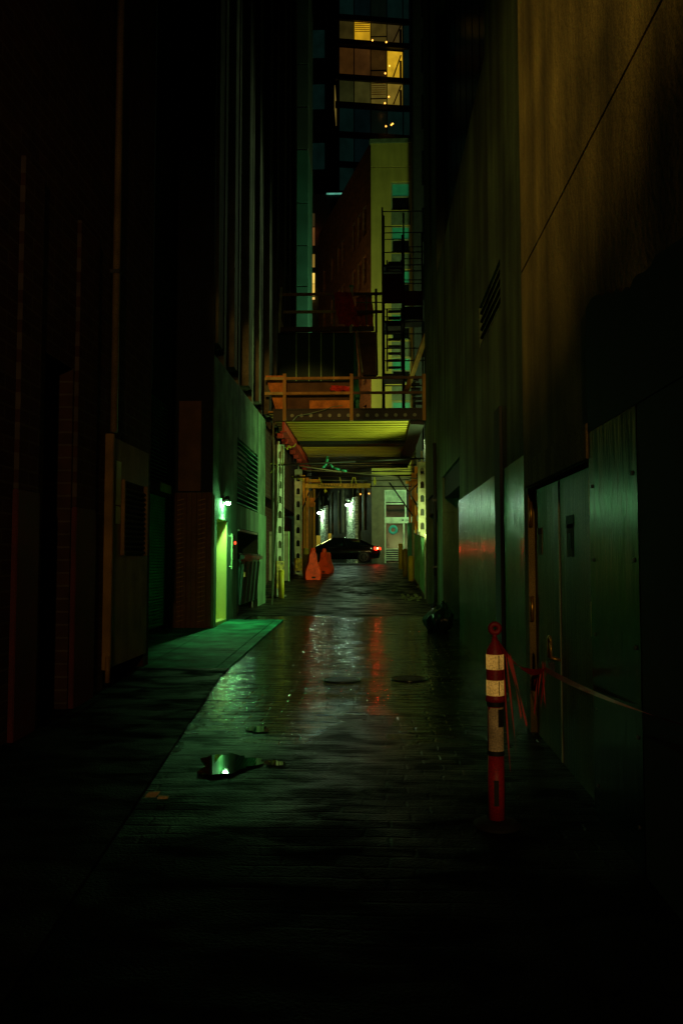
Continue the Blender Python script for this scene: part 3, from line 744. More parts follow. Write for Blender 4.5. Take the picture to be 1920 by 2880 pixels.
# lower base (glossy) before openings
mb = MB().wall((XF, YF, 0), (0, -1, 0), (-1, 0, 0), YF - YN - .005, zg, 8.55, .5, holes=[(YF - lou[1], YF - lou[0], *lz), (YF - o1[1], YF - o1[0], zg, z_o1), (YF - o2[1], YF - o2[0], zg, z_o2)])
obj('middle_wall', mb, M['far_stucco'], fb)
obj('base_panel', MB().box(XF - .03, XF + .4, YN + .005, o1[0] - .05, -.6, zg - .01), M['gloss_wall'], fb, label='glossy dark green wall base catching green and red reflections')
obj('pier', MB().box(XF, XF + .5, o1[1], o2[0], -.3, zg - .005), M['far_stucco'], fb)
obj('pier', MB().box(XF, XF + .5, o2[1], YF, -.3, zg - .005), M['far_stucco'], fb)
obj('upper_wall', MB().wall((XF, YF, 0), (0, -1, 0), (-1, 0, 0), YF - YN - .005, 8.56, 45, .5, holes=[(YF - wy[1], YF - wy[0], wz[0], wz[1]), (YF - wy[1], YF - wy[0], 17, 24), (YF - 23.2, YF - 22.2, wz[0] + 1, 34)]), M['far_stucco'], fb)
for z0 in (wz[0], 17):
    n = 9
    for i in range(n):
        a = wy[0] + (wy[1] - wy[0]) * i / n; b = wy[0] + (wy[1] - wy[0]) * (i + 1) / n
        obj('window', MB().box(XF + .2, XF + .24, a + .06, b - .06, z0 + .02, (15.48 if z0 < 10 else 23.98)), M['dark_glass'], fb)
obj('window', MB().box(XF + .2, XF + .24, 22.22, 23.18, wz[0] + 1.02, 33.9), M['dark_glass'], fb)
obj('core', MB().box(XF + .51, 9, YN, YF - .01, -.3, 45), M['black'], fb)
# openings
for (a, b), z in ((o1, z_o1), (o2, z_o2)):
    obj('opening_back', MB().box(XF + .44, XF + .5, a, b, -.3, z), M['black'], fb)
    obj('opening_header', MB().box(XF + .05, XF + .43, a + .004, b - .004, z - .5, z - .004), M['black'], fb)
rd = MB()
for i in range(5):
    y = o1[0] + .35 + i * .30; rd.box(XF + .18, XF + .24, y, y + .12, GZ(14) + .35, z_o1 - .52)
obj('door_ribs', rd, M['window_frame'], fb)
# raised panel joint streaks
obj('pilaster', MB().box(XF - .07, XF - .034, yy(1424), yy(1408), -.5, 3.3), M['black'], fb)
lv = MB()
for i in range(5):
    z = lz[0] + .03 + i * .125
    lv.hexa([(XF + .2, lou[0], z + .1), (XF + .01, lou[0], z), (XF + .01, lou[1], z), (XF + .2, lou[1], z + .1), (XF + .2, lou[0], z + .13), (XF + .01, lou[0], z + .03), (XF + .01, lou[1], z + .03), (XF + .2, lou[1], z + .13)])
obj('louvre_vent', lv, M['far_stucco'], fb)
obj('louvre_backing', MB().box(XF + .3, XF + .34, *lou, *lz), M['black'], fb)
# downpipe + bag
dq = thing('downpipe', 'black downpipe with a curved foot on the pier between loading openings', 'pipe', (XF - .05, yy(1229), 3))
yp = yy(1229)
obj('pipe', MB().path([(XF - .05, yp, 4.4), (XF - .05, yp, 1.0), (XF - .05, yp, GZ(yp) + .25), (XF - .16, yp, GZ(yp) + .12)], .045, 10), M['black'], dq, smooth=True)
for z in (1.2, 2.9): obj('bracket', MB().box(XF - .11, XF - .002, yp - .06, yp + .06, z, z + .05), M['dark_metal'], dq)
bgp = W(1243, 1774, Z=GZ(16) - .0)
mb = MB()
bmesh.ops.create_icosphere(mb.bm, subdivisions=4, radius=1.0)
from mathutils import noise as mnoise
for v in mb.bm.verts:
    c = v.co.copy(); a = math.atan2(c.y, c.x)
    k = 1 + .07 * math.sin(9 * a + 3 * c.z) + .05 * math.sin(17 * a - 5 * c.z) + .22 * mnoise.noise(c * 1.7) + .10 * mnoise.noise(c * 5)
    top = max(0, c.z); sh_ = 1 - .55 * top ** 1.3
    v.co = Vector((c.x * .29 * k * sh_ + .10 * top, c.y * .34 * k * sh_, max(c.z, -.7) * .33 * (1 + .25 * mnoise.noise(c * 2.1)) + .23))
bmesh.ops.translate(mb.bm, verts=mb.bm.verts, vec=(XF - .30, bgp.y, GZ(bgp.y)))
gb = thing('garbage_bag', 'full black rubbish bag slumped against the pier by the loading opening', 'rubbish bag', (XF - .3, bgp.y, GZ(bgp.y)))
obj('bag', mb, M['bag'], gb, smooth=True)
#obj('tied_neck', MB().tube((XF - .26, bgp.y, GZ(bgp.y) + .62), (XF - .24, bgp.y, GZ(bgp.y) + .72), .03, .06, n=9), M['bag'], gb)

# ================================================================== OVERHEAD DECK
YD0, YD1 = 25.0, 36.0; ZS = 5.70; DXL, DXR = -2.72, 1.58
dk = thing('overhead_deck', 'overhead construction deck with yellow corrugated soffit and timber guardrails across the alley', 'scaffold deck', (0, YD0, ZS))
mb = MB(); y = YD0 + .18; pr = .46
pts = []
while y < YD1:
    pts += [(y, ZS), (y + pr * .60, ZS), (y + pr * .62, ZS + .28), (y + pr * .98, ZS + .28)]; y += pr
rowA = [mb.bm.verts.new((DXL, a, b)) for a, b in pts]; rowB = [mb.bm.verts.new((DXR, a, b)) for a, b in pts]
for i in range(len(pts) - 1): mb.bm.faces.new([rowA[i], rowB[i], rowB[i + 1], rowA[i + 1]])
obj('soffit', mb, M['soffit'], dk)
obj('deck_board', MB().box(XL + .03, 1.60, YD0 + .17, YD1 + .3, ZS + .29, ZS + .34), M['timber'], dk)
obj('edge_beam', MB().box(XL + .2, 1.60, YD0, YD0 + .14, ZS + .02, ZS + .36).box(XL + .2, 1.60, YD0 - .05, YD0 - .004, ZS + .0, ZS + .045).box(XL + .2, 1.60, YD0 - .05, YD0 - .004, ZS + .33, ZS + .37), M['steel_dark'], dk)
for i in range(14):
    x = -2.5 + i * .29
    obj('bolt', MB().tube((x, YD0 - .06, ZS + .15), (x, YD0 - .003, ZS + .15), .055, n=12), M['galv_dim'], dk)
obj('girder', MB().box(1.14, 1.58, YD0 + .2, YD1, ZS - .10, ZS - .004), M['steel_dark'], dk)
obj('girder', MB().box(DXL - .1, DXL - .04, YD0 + .1, YD1, ZS - .30, ZS - .002).box(DXL - .17, DXL + .03, YD0 + .1, YD1, ZS - .335, ZS - .302), M['red_steel'], dk, label='red painted girder')
for i in range(8):
    y = YD0 + .3 + i * 1.3; obj('clamp', MB().box(DXL - .28, DXL - .10, y, y + .14, ZS - .48, ZS - .34), M['red_steel'], dk)
obj('dark_band', MB().box(DXL + .04, 1.13, 29.3, 30.0, ZS - .12, ZS - .002), M['steel_dark'], dk)  # dark strip added for the shaded gap across the soffit
for i in range(6):
    y = 33.6 + i * .42
    obj('joist', MB().box(DXL + .05, 1.5, y, y + .09, ZS - .30 + .03 * (i % 2), ZS - .12), M['timber_pale'] if i % 2 else M['steel_dark'], dk)
# guard rails
zr1 = W(900, 1064, Y=YD0).z; zr2 = W(900, 1106, Y=YD0).z
for u in (800, 988, 1192):
    x = W(u, 1120, Y=YD0 - .08).x
    obj('rail_post', MB().box(x - .05, x + .05, YD0 - .12, YD0 - .055, W(u, 1184, Y=YD0).z, W(u, 1053, Y=YD0).z), M['timber'], dk, label=None)
xs0, xs1, xs2 = W(745, 1064, Y=YD0).x, W(800, 1064, Y=YD0).x, W(988, 1064, Y=YD0).x
for z in (zr1, zr2):
    obj('rail', MB().box(xs0, xs1, YD0 - .05, YD0, z - .045, z + .045), M['timber_pale'], dk)
    obj('rail', MB().box(xs1 + .002, xs2, YD0 - .05, YD0, z - .04, z + .04), M['timber'], dk)
    obj('rail', MB().box(xs2 + .002, 1.6, YD0 - .05, YD0, z - .04, z + .04), M['rail_dark'], dk)  # darker tone paints the unlit end of the rail
# hoarding panels on the deck behind the rails
q1, q2, q3, q4 = [W(u, v, Y=YD0 + .35) for u, v in ((746, 1056), (803, 1056), (803, 1152), (775, 1152))]
obj('plywood_panel', MB().prism([q1, q2, q3, q4], (0, .03, 0)), M['plywood'], dk, label='orange plywood side panel with a slanting edge')
a, b = W(803, 1072, Y=YD0 + .4), W(985, 1150, Y=YD0 + .4)
obj('plywood_panel', MB().box(a.x, b.x, YD0 + .4, YD0 + .43, b.z, a.z), M['rail_dark'], dk)
a, b = W(870, 1126, Y=YD0 + .33), W(985, 1150, Y=YD0 + .33)
obj('toe_board', MB().box(a.x, b.x, YD0 + .33, YD0 + .37, b.z, a.z), M['plywood'], dk)
# cable on the front beam
tag(obj('cable', MB().path([W(u, v, Y=YD0 - .13) for u, v in ((822, 1184), (836, 1169), (870, 1163), (905, 1154), (935, 1144), (962, 1140))], .012), M['galv_dim']), 'thin slack cable trailing along the deck edge beam', 'cable')

# nets on deck and upper platform
def cloth(pts_uv, Y, name, m, label, nx=14, nz=12, amp=.06, group=None):
    tl, tr, br, bl = [W(u, v, Y=Y) for u, v in pts_uv]
    mb = MB(); g = []
    for j in range(nz + 1):
        row = []
        for i in range(nx + 1):
            a, b = i / nx, j / nz
            p_ = tl.lerp(tr, a).lerp(bl.lerp(br, a), b)
            p_ = p_ + Vector((0.02 * math.sin(9 * b + a * 3), amp * math.sin(a * 17 + b * 6) + amp * .6 * math.sin(b * 11 - a * 5), 0.03 * math.sin(a * 12) * b))
            row.append(mb.bm.verts.new(p_))
        g.append(row)
    for j in range(nz):
        for i in range(nx): mb.bm.faces.new([g[j][i], g[j][i + 1], g[j + 1][i + 1], g[j + 1][i]])
    return tag(obj(name, mb, m, smooth=True), label, 'netting', group)
cloth([(930, 1083), (986, 1086), (986, 1100), (928, 1100)], YD0 + .2, 'debris_net', M['net'], 'small red netting bundle behind the lower guardrail', amp=.03)
cloth([(938, 822), (988, 822), (1012, 916), (952, 912)], 28.1, 'debris_net', M['net'], 'red debris netting draped over the upper guardrail beside a pale post')
cloth([(1000, 836), (1046, 826), (1051, 916), (1000, 914)], 28.9, 'debris_net', M['net_orange'], 'orange debris netting stretched at the end of the upper platform')

# ------------------------------------------------------------------ green site cabin and platform
YC = 29.0
c0, c1 = W(782, 1040, Y=YC).x, W(997, 1040, Y=YC).x; cz1 = W(880, 935, Y=YC).z
sc_ = thing('site_cabin', 'dark green site cabin with thin pale vertical battens standing on the deck', 'cabin', ((c0 + c1) / 2, YC, ZS + .22))
obj('body', MB().box(c0, c1, YC, YC + 5.0, ZS + .23, cz1), M['green_box'], sc_, bevel=.02)
obj('painted_lit_side', MB().box(c1 + .003, c1 + .03, YC + .02, YC + 4.9, ZS + .25, cz1 - .02), M['teal'], sc_)  # brighter teal sheet paints the lit side of the cabin
for i, u in enumerate((778, 832, 868, 902, 938, 996)):
    x = W(u, 1040, Y=YC - .2).x
    obj('batten', MB().box(x - .016, x + .016, YC - .10, YC - .05, ZS + .24, cz1 - .02), M['teal'] if i in (0, 5) else M['white_green'], sc_)
obj('floor_beam', MB().box(W(752, 920, Y=28.4).x, W(1052, 920, Y=28.4).x, 28.4, 28.55, W(900, 930, Y=28.4).z, W(900, 918, Y=28.4).z), M['rail_dark'], sc_)
pf = thing('guardrail_platform', 'upper guardrail of weathered boards with pale posts on top of the cabin', 'guardrail', (-1, 28.3, cz1))
YU = 28.3
for (ua, va, ub, vb) in ((791, 808, 784, 936), (989, 805, 986, 935), (1057, 812, 1058, 934)):
    a, b = W(ua, va, Y=YU), W(ub, vb, Y=YU)
    obj('post', MB().bar(b, a, .085, .07), M['galv'] if ua < 1000 else M['pipe_dark'], pf)
    if ua == 989: obj('post_cap', MB().box(a.x - .09, a.x + .06, YU - .05, YU + .05, a.z - .02, a.z + .03), M['teal'], pf)
for (ua, ub, v, m) in ((771, 992, 828, 'timber'), (992.5, 1075, 826, 'rail_dark'), (797, 960, 877, 'timber_pale'), (961, 1075, 877, 'rail_dark')):
    a, b = W(ua, v, Y=YU + .08), W(ub, v, Y=YU + .08)
    obj('rail', MB().box(a.x, b.x, YU + .06, YU + .11, a.z - .055, a.z + .045), M[m], pf)
for (ua, va, ub, vb) in ((884, 877, 884, 930), (937, 822, 940, 930), (1030, 822, 1030, 930), (1000, 850, 1075, 850)):
    obj('tube', MB().tube(W(ua, va, Y=YU + .15), W(ub, vb, Y=YU + .15), .022, n=7), M['galv_dim'], pf)
for (a, b) in (((755, 816), (782, 922)), ((770, 850), (794, 920))):
    obj('brace', MB().bar(W(*a, Y=YU + .2), W(*b, Y=YU + .2), .10, .04), M['galv'], pf)
# stair from cabin roof to deck
st = thing('site_stair', 'steep dark stair with a pale stringer descending beside the green cabin', 'stair', (W(1030, 1045, Y=28.6).x, 28.6, ZS + .25))
ta, tb = W(1003, 934, Y=28.4), W(1018, 1052, Y=27.4)
obj('stringer', MB().bar(ta, tb, .05, .16), M['timber_pale'], st)
ta2, tb2 = W(1058, 934, Y=28.4), W(1061, 1052, Y=27.4)
obj('stringer', MB().bar(ta2, tb2, .05, .16), M['pipe_dark'], st)
for i in range(11):
    f = (i + .5) / 11; a = ta.lerp(tb, f); b = ta2.lerp(tb2, f)
    obj('tread', MB().box(a.x + .03, b.x - .03, a.y - .02, a.y + .26, a.z - .1, a.z + .07), M['rail_dark'], st)
# tarp at right end of cabin
cloth([(1000, 1068), (1010, 1062), (1012, 1148), (996, 1148)], 28.0, 'tarpaulin', M['teal'], 'crumpled teal tarpaulin hung at the cabin corner above the deck', amp=.04, nx=8)

# ------------------------------------------------------------------ scaffold stair tower
YT = 32.0
tw = thing('scaffold_tower', 'tall dark scaffold stair tower with rust red boards rising above the deck', 'scaffold', (W(1132, 1140, Y=YT).x, YT, ZS + .22))
def tube(name, a, b, r=.03, m='pipe_dark'):
    obj(name, MB().tube(a, b, r, n=8), M[m], tw, smooth=True)
zb = ZS + .23
for (u, vt, Y) in ((1076, 583, YT), (1136, 598, YT), (1195, 598, YT), (1080, 606, YT + 1.6), (1132, 660, YT + 1.6), (1188, 655, YT + 1.6)):
    x = W(u, 1000, Y=Y).x; tube('standard', (x, Y, zb), (x, Y, W(u, vt, Y=Y).z), .035)
xa, xm, xb = W(1076, 1000, Y=YT).x, W(1136, 1000, Y=YT).x, W(1195, 1000, Y=YT).x
for v in (595, 655, 710, 746, 763, 905, 940, 980, 1015, 1085):
    z = W(1130, v, Y=YT).z; tube('ledger', (xa, YT - .05, z), (xb, YT - .05, z), .022)
for v in (636, 672, 694, 727, 787, 797, 868, 890):
    z = W(1130, v, Y=YT + 1.6).z
    lo, hi = (xm, xb) if v in (694, 727, 787, 797) else (xa + .03, xm if v != 868 else xb)
    tube('ledger', (lo, YT + 1.6, z), (hi, YT + 1.6, z), .02)
for (a, b) in (((1073, 770, 1136, 852)), ((1136, 818, 1190, 858))) and [((1073, 770), (1136, 852)), ((1137, 818), (1190, 858))]:
    p0, p1 = W(*a, Y=YT - .12), W(*b, Y=YT - .12)
    obj('board_panel', MB().box(p0.x, p1.x, YT - .12, YT - .08, p1.z, p0.z), M['rust_board'], tw)
p0, p1 = W(1136, 862, Y=YT + .3), W(1188, 898, Y=YT + .3)
obj('deck_board', MB().box(p0.x, p1.x, YT + .3, YT + 1.4, p1.z, p0.z), M['steel_dark'], tw)
for v in (745, 903, 1052):
    z = W(1100, v, Y=YT).z; obj('deck_board', MB().box(xa, xm, YT, YT + 1.6, z - .05, z + .03), M['steel_dark'], tw)
for (va, vb, n) in ((868, 1045, 9), (733, 768, 2)):
    A, B = W(1088, va, Y=YT + .4), W(1088, vb, Y=YT + .4); A2, B2 = W(1128, va, Y=YT + .4), W(1128, vb, Y=YT + .4)
    obj('stringer', MB().bar((A.x, YT + .4, A.z), (A.x, YT + .25, B.z), .06, .1), M['pipe_dark'], tw)
    obj('stringer', MB().bar((A2.x, YT + .4, A.z), (A2.x, YT + .25, B.z), .06, .1), M['pipe_dark'], tw)
    for i in range(n):
        z = A.z + (B.z - A.z) * (i + .5) / n
        obj('tread', MB().box(A.x + .04, A2.x - .04, YT + .22, YT + .40, z - .035, z + .035), M['steel_dark'], tw)
for i in range(6):
    f = (i + .5) / 6; z = W(1160, 1060 + 80 * f, Y=YT + .5).z; x0 = W(1152 + 10 * f, 1100, Y=YT + .5).x
    obj('tread', MB().box(x0, x0 + .36, YT + .4, YT + .7, z - .04, z + .03), M['pipe_dark'], tw)
x = W(1199, 1000, Y=31.6).x
obj('guide_pole', MB().tube((x, 31.6, zb), (x, 31.6, W(1199, 790, Y=31.6).z), .03, n=8), M['galv'], tw, smooth=True)
# leaning plank
tag(obj('plank', MB().bar(W(1140, 1105, Y=27.2), W(1199, 940, Y=26.0), .17, .05), M['timber']), 'long timber plank leaning diagonally against the wall beside the scaffold tower', 'plank')

# ------------------------------------------------------------------ shoring columns (perforated)
def column(x, Y, z0, z1, wd, label, wrap=None, turn=0.0):
    t = thing('shoring_column', label, 'shoring column', (x, Y, z0), group='perforated steel shoring columns under the deck')
    mb = MB(); n = max(4, int(round((z1 - z0) / .52))); hgt = (z1 - z0) / n
    hw = wd / 2
    zs = z0 if wrap is None else wrap[1]
    for k in range(n):
        a = z0 + k * hgt
        # web with arched hole
        r = hw * .48; zc = a + hgt * .42; arc = [(r * math.cos(i * math.pi / 8), zc + r * 1.3 * math.sin(i * math.pi / 8)) for i in range(9)]
        top = a + hgt * .999; bot = a + hgt * .10
        mb.prism([(x - hw + .03, Y, a), (x + hw - .03, Y, a), (x + hw - .03, Y, bot), (x - hw + .03, Y, bot)], (0, .012, 0))
        left = [(x - hw + .03, Y, bot + .0005), (x - r, Y, bot + .0005)] + [(x + px, Y, pz) for px, pz in reversed(arc)][0:5] + [(x, Y, top), (x - hw + .03, Y, top)]
        right = [(x + r, Y, bot + .0005), (x + hw - .03, Y, bot + .0005), (x + hw - .03, Y, top), (x, Y, top)] + [(x + px, Y, pz) for px, pz in reversed(arc)][4:9]
        mb.prism(left, (0, .012, 0)); mb.prism(right, (0, .012, 0))
    obj('web', mb, M['galv'], t)
    obj('flange', MB().box(x - hw, x - hw + .028, Y - .04, Y + .22, z0, z1), M['galv'], t)
    obj('flange', MB().box(x + hw - .028, x + hw, Y - .04, Y + .22, z0, z1), M['galv'], t)
    obj('rear_web', MB().box(x - hw + .03, x + hw - .03, Y + .2, Y + .215, z0, z0 + .3).box(x - hw + .03, x + hw - .03, Y + .2, Y + .215, z1 - .3, z1), M['galv_dim'], t)
    obj('base_plate', MB().box(x - hw - .06, x + hw + .06, Y - .1, Y + .3, z0 - .06, z0 - .002), M['galv_dim'], t)
    obj('head_jack', MB().tube((x, Y + .1, z1), (x, Y + .1, ZS - .34), .03).box(x - .12, x + .12, Y - .03, Y + .23, z1, z1 + .02), M['galv'], t)
    if wrap: obj('reflective_wrap', MB().box(x - hw - .012, x + hw + .012, Y - .052, Y + .228, wrap[0], wrap[1]), M['hazard'], t)
    return t
YK = 27.0
col1 = column(W(787, 1500, Y=YK).x, YK, GZ(YK) + .08, W(787, 1252, Y=YK).z, .27, 'nearest perforated white shoring column wrapped in crinkled yellow at its foot', wrap=(GZ(YK) + .3, W(787, 1578, Y=YK).z))
col1.rotation_euler = (0, 0, R(40))
YK2 = 34.0
column(W(838, 1500, Y=YK2).x, YK2, GZ(YK2) + .06, W(838, 1321, Y=YK2).z, .30, 'perforated shoring column beside the amber timber post, behind the pale hoarding', wrap=(GZ(YK2) + .2, W(838, 1570, Y=YK2).z))
YK3 = 29.6
column(W(1187, 1400, Y=YK3).x, YK3, GZ(YK3) + .06, W(1187, 1300, Y=YK3).z, .30, 'perforated shoring column rising behind the chain link fence')
def amber_column(u, Y, vt, wd, label):
    c = column(W(u, 1400, Y=Y).x, Y, GZ(Y) + .06, W(u, vt, Y=Y).z, wd, label)
    for ch in c.children:
        if ch.name.split('.')[0] in ('web', 'flange'): ch.data.materials.clear(); ch.data.materials.append(M['amber_timber'])
amber_column(1174, 31.6, 1312, .22, 'amber lit perforated shoring column just inside the fence')
for (p0_, p1_, Y_, lab) in (((1120, 1340), (1172, 1420), 30.5, 'black diagonal brace running down to the perforated column by the fence'), ((1185, 1350), (1150, 1385), 30.2, 'short black strut between the pale pipe and amber column'), ((868, 1385), (848, 1440), 34.4, 'short dark strut leaning on the amber timber post'), ((905, 1372), (884, 1412), 36.0, 'black bent bracket hanging by the clearance bar end')):
    tag(obj('brace', MB().tube(W(*p0_, Y=Y_), W(*p1_, Y=Y_), .028, n=8), M['pipe_dark'], smooth=True), lab, 'brace')
for (pts_, Y_, r_, m_, lab) in ((((850, 1330), (1000, 1318), (1185, 1306)), 33.0, .022, 'steel_dark', 'thin dark conduit rising towards the fence side under the deck'), (((870, 1350), (1030, 1352), (1150, 1349)), 35.4, .025, 'galv_dim', 'dull conduit directly above the clearance lettering'), (((856, 1322), (1010, 1330), (1170, 1318)), 32.6, .018, 'galv_dim', 'slack cable sagging below the deck between the columns')):
    tag(obj('conduit', MB().path([W(a_, b_, Y=Y_) for a_, b_ in pts_], r_, 7), M[m_], smooth=True), lab, 'conduit')
# slim pole in front of first column
pa, pb = W(793, 1255, Y=26.2), W(762, 1716, Y=23.8)
tag(obj('scaffold_pole', MB().tube(W(764, 1714, Y=24.0), W(792, 1254, Y=26.0), .022, n=10), M['galv'], smooth=True), 'thin galvanised pole leaning beside the wrapped shoring column', 'pole')
xq = W(767, 1500, Y=25.3).x
tag(obj('standpipe', MB().tube((xq, 25.3, .05), (xq, 25.3, W(767, 1180, Y=25.3).z), .03, n=10), M['galv_dim'], smooth=True), 'dull vertical pipe at the end of the concrete wall', 'pipe')

# hoarding panel and timber posts
YH = 31.2
a, b = W(757, 1495, Y=YH), W(813, 1640, Y=YH)
hp = thing('hoarding_panel', 'pale grey hoarding panel with a bright edge between two shoring columns', 'hoarding', ((a.x + b.x) / 2, YH, GZ(YH)))
obj('panel', MB().box(a.x, b.x - .03, YH, YH + .08, GZ(YH) + .02, a.z), M['hoarding'], hp)
obj('edge_trim', MB().box(b.x - .03, b.x, YH - .02, YH + .1, GZ(YH), a.z), M['white_green'], hp)
obj('top_rail', MB().box(a.x, b.x - .03, YH - .015, YH - .002, a.z - .16, a.z - .1), M['galv_dim'], hp)
def tpost(u0, u1, vt, Y, m, label, vb=None):
    a, b = W(u0, vt, Y=Y), W(u1, vt, Y=Y)
    z0 = GZ(Y) if vb is None else W(u0, vb, Y=Y).z
    return tag(obj('timber_post', MB().box(a.x, b.x, Y, Y + .15, z0, a.z), M[m], bevel=.008), label, 'post')
tpost(846, 857, 1336, 34.8, 'amber_timber', 'amber lit timber post touching the shoring column by the orange barriers')
tpost(860, 868, 1342, 35.6, 'amber_timber', 'narrow amber timber post under the end of the clearance bar')
tpost(870, 877, 1380, 37.5, 'timber', 'dim brown timber post behind the pair of orange barriers')
tpost(1157, 1166, 1330, 33.2, 'amber_timber', 'amber timber post beside the yellow bollards and fence')
tpost(1149, 1155, 1352, 35.5, 'plywood', 'rust coloured timber post behind the yellow bollards')

tpost(862, 866, 1395, 34.3, 'plywood', 'thin rust coloured timber beside the dim bollard')
tpost(880, 886, 1376, 38.5, 'amber_timber', 'slender amber timber farthest back on the barrier side')
tpost(1168, 1171, 1325, 32.0, 'amber_timber', 'thin amber timber squeezed between fence and perforated column')
for (ua, va, ub, vb, Y_, m_, lab) in ((862, 1348, 900, 1356, 35.3, 'amber_timber', 'amber timber nailed across the heads of the timber posts'), (868, 1400, 884, 1425, 36.2, 'plywood', 'rust coloured board hanging among the timbers by the barriers'), (1140, 1352, 1170, 1360, 33.1, 'amber_timber', 'short amber timber across the posts on the fence side'), (1150, 1405, 1158, 1440, 33.4, 'plywood', 'small rust coloured board fixed to the amber post by the bollards')):
    a_, b_ = W(ua, va, Y=Y_), W(ub, vb, Y=Y_)
    tag(obj('timber_board', MB().box(a_.x, b_.x, Y_, Y_ + .05, b_.z, a_.z), M[m_]), lab, 'board')
# pipes across under the deck
def xpipe(pts, r, m, label, Ys):
    return tag(obj('cross_pipe', MB().path([W(u, v, Y=Yq) for (u, v), Yq in zip(pts, Ys)], r, 8), M[m], smooth=True), label, 'pipe', None)
xpipe([(752, 1309), (1000, 1298), (1192, 1289)], .03, 'pipe_dark', 'black cross pipe nearest the deck soffit, tilted slightly upward', (26.9, 27.5, 28))
xpipe([(820, 1342), (1195, 1336)], .035, 'pipe_dark', 'black horizontal pipe just above the clearance bar', (33.6, 33.6))
xpipe([(845, 1311), (960, 1327), (1186, 1347)], .026, 'galv_dim', 'long pale pipe slung diagonally under the deck', (31, 31, 31))
xpipe([(960, 1325), (1190, 1327)], .02, 'pipe_dark', 'thin black rod crossing behind the long pale pipe', (32, 32))
xpipe([(1095, 1358), (1160, 1450)], .03, 'pipe_dark', 'short black brace running down towards the amber posts', (34.5, 33))
xpipe([(1040, 1368), (1160, 1368)], .022, 'pipe_dark', 'thin black pipe continuing from the clearance bar', (34.9, 34.9))
hs = thing('hose_branch', 'teal branching hose draped over the cross pipe under the deck', 'hose', W(920, 1300, Y=28))
mb = MB().path([W(u, v, Y=27.6) for u, v in ((920, 1284), (919, 1296), (918, 1303))], .05, 10)
obj('stem', mb, M['teal'], hs, smooth=True)
obj('branch', MB().path([W(u, v, Y=27.6) for u, v in ((918, 1303), (912, 1311), (906, 1315))], .04, 8), M['teal'], hs, smooth=True)
obj('branch', MB().path([W(u, v, Y=27.6) for u, v in ((926, 1303), (936, 1315), (955, 1321), (975, 1325))], .034, 8), M['teal'], hs, smooth=True)
# plant-like wire tangles
for (u, v, Y, lab) in ((770, 1310, 26.8, 'tangle of wires at the head of the nearest shoring column'), (833, 1350, 33.7, 'tangle of yellowish wires on the pipe beside the farther shoring column'), (800, 1255, 27.3, 'snarl of yellow rope under the red girder')):
    mb = MB(); c = W(u, v, Y=Y)
    for k in range(9):
        a = c + Vector((random.uniform(-.22, .22), random.uniform(-.1, .1), random.uniform(-.14, .14)))
        b = a + Vector((random.uniform(-.2, .2), random.uniform(-.06, .06), random.uniform(-.2, .12)))
        mb.path(sag(a, b, random.uniform(-.05, .08), 5), .012, 5)
    tag(obj('wire_tangle', mb, M['strap']), lab, 'wires')

# clearance bar
YCB = 35.0
a, b = W(858, 1360, Y=YCB), W(1040, 1372, Y=YCB)
cbz = (a.z + b.z) / 2
cl = thing('clearance_bar', 'hanging yellow height bar lettered CLEARANCE 12 FT under the deck', 'height sign', ((a.x + b.x) / 2, YCB, cbz))
rr = (a.z - b.z) / 2
obj('bar', MB().box(a.x, b.x, YCB, YCB + .16, b.z, a.z), M['clear_bar'], cl, bevel=.015)
obj('end_cap', MB().box(b.x + .003, b.x + .03, YCB - .01, YCB + .17, b.z - .005, a.z + .005), M['strap'], cl)
text_mesh('lettering', 'CLEARANCE  12 FT', (a.z - b.z) * 1.02, M['sign_black'], cl, (W(949, 1366, Y=YCB).x, YCB - .006, cbz))
for (u0, u1) in ((896, 905), (955, 959), (993, 988), (997, 1002)):
    obj('strap', MB().bar(W(u0, 1341, Y=YCB + .05), W(u1, 1360, Y=YCB + .05), .035, .012), M['strap'], cl)
cloth([(1051, 1342), (1055, 1342), (1058, 1362), (1050, 1366)], 34.6, 'ribbon', M['strap'], 'short yellow green ribbon hanging from the black pipe', nx=3, nz=4, amp=.02)
cloth([(912, 1374), (916, 1374), (920, 1384), (912, 1386)], 34.9, 'ribbon', M['strap'], 'tiny yellow ribbon dangling below the clearance bar', nx=3, nz=4, amp=.02)

# ------------------------------------------------------------------ bollards
def bollard(u, vt, Y, wpx, m, label):
    p0 = W(u, vt, Y=Y); r = wpx / 2 * Y / F
    t = thing('bollard', label, 'bollard', (p0.x, Y, GZ(Y)), group='yellow steel bollards around the deck legs')
    hh = p0.z - GZ(Y)
    obj('tube', MB().lathe((p0.x, Y, GZ(Y) - .05), [(r, 0), (r, hh + .03)], 20), M[m], t, smooth=True)
    obj('cap', MB().lathe((p0.x, Y, GZ(Y) - .02), [(r * .99, hh), (r * .8, hh + r * .45), (r * .3, hh + r * .6)], 20), M[m], t, smooth=True)
    return t
bollard(791, 1606, 27.3 - .6, 16, 'yellow', 'yellow bollard in front of the wrapped shoring column')
bollard(1155, 1566, 31.4, 15, 'yellow', 'brightest yellow bollard, at the foot of the chain link fence')
bollard(1139, 1546, 33.5, 14, 'yellow_dim', 'dull dark bollard just behind the brightest yellow one')
bollard(1126, 1531, 38.5, 12, 'yellow', 'farther yellow bollard in front of the shop doorway')
bollard(860, 1545, 33.0, 17, 'yellow_dim', 'dim bollard beside the orange barriers and amber post')

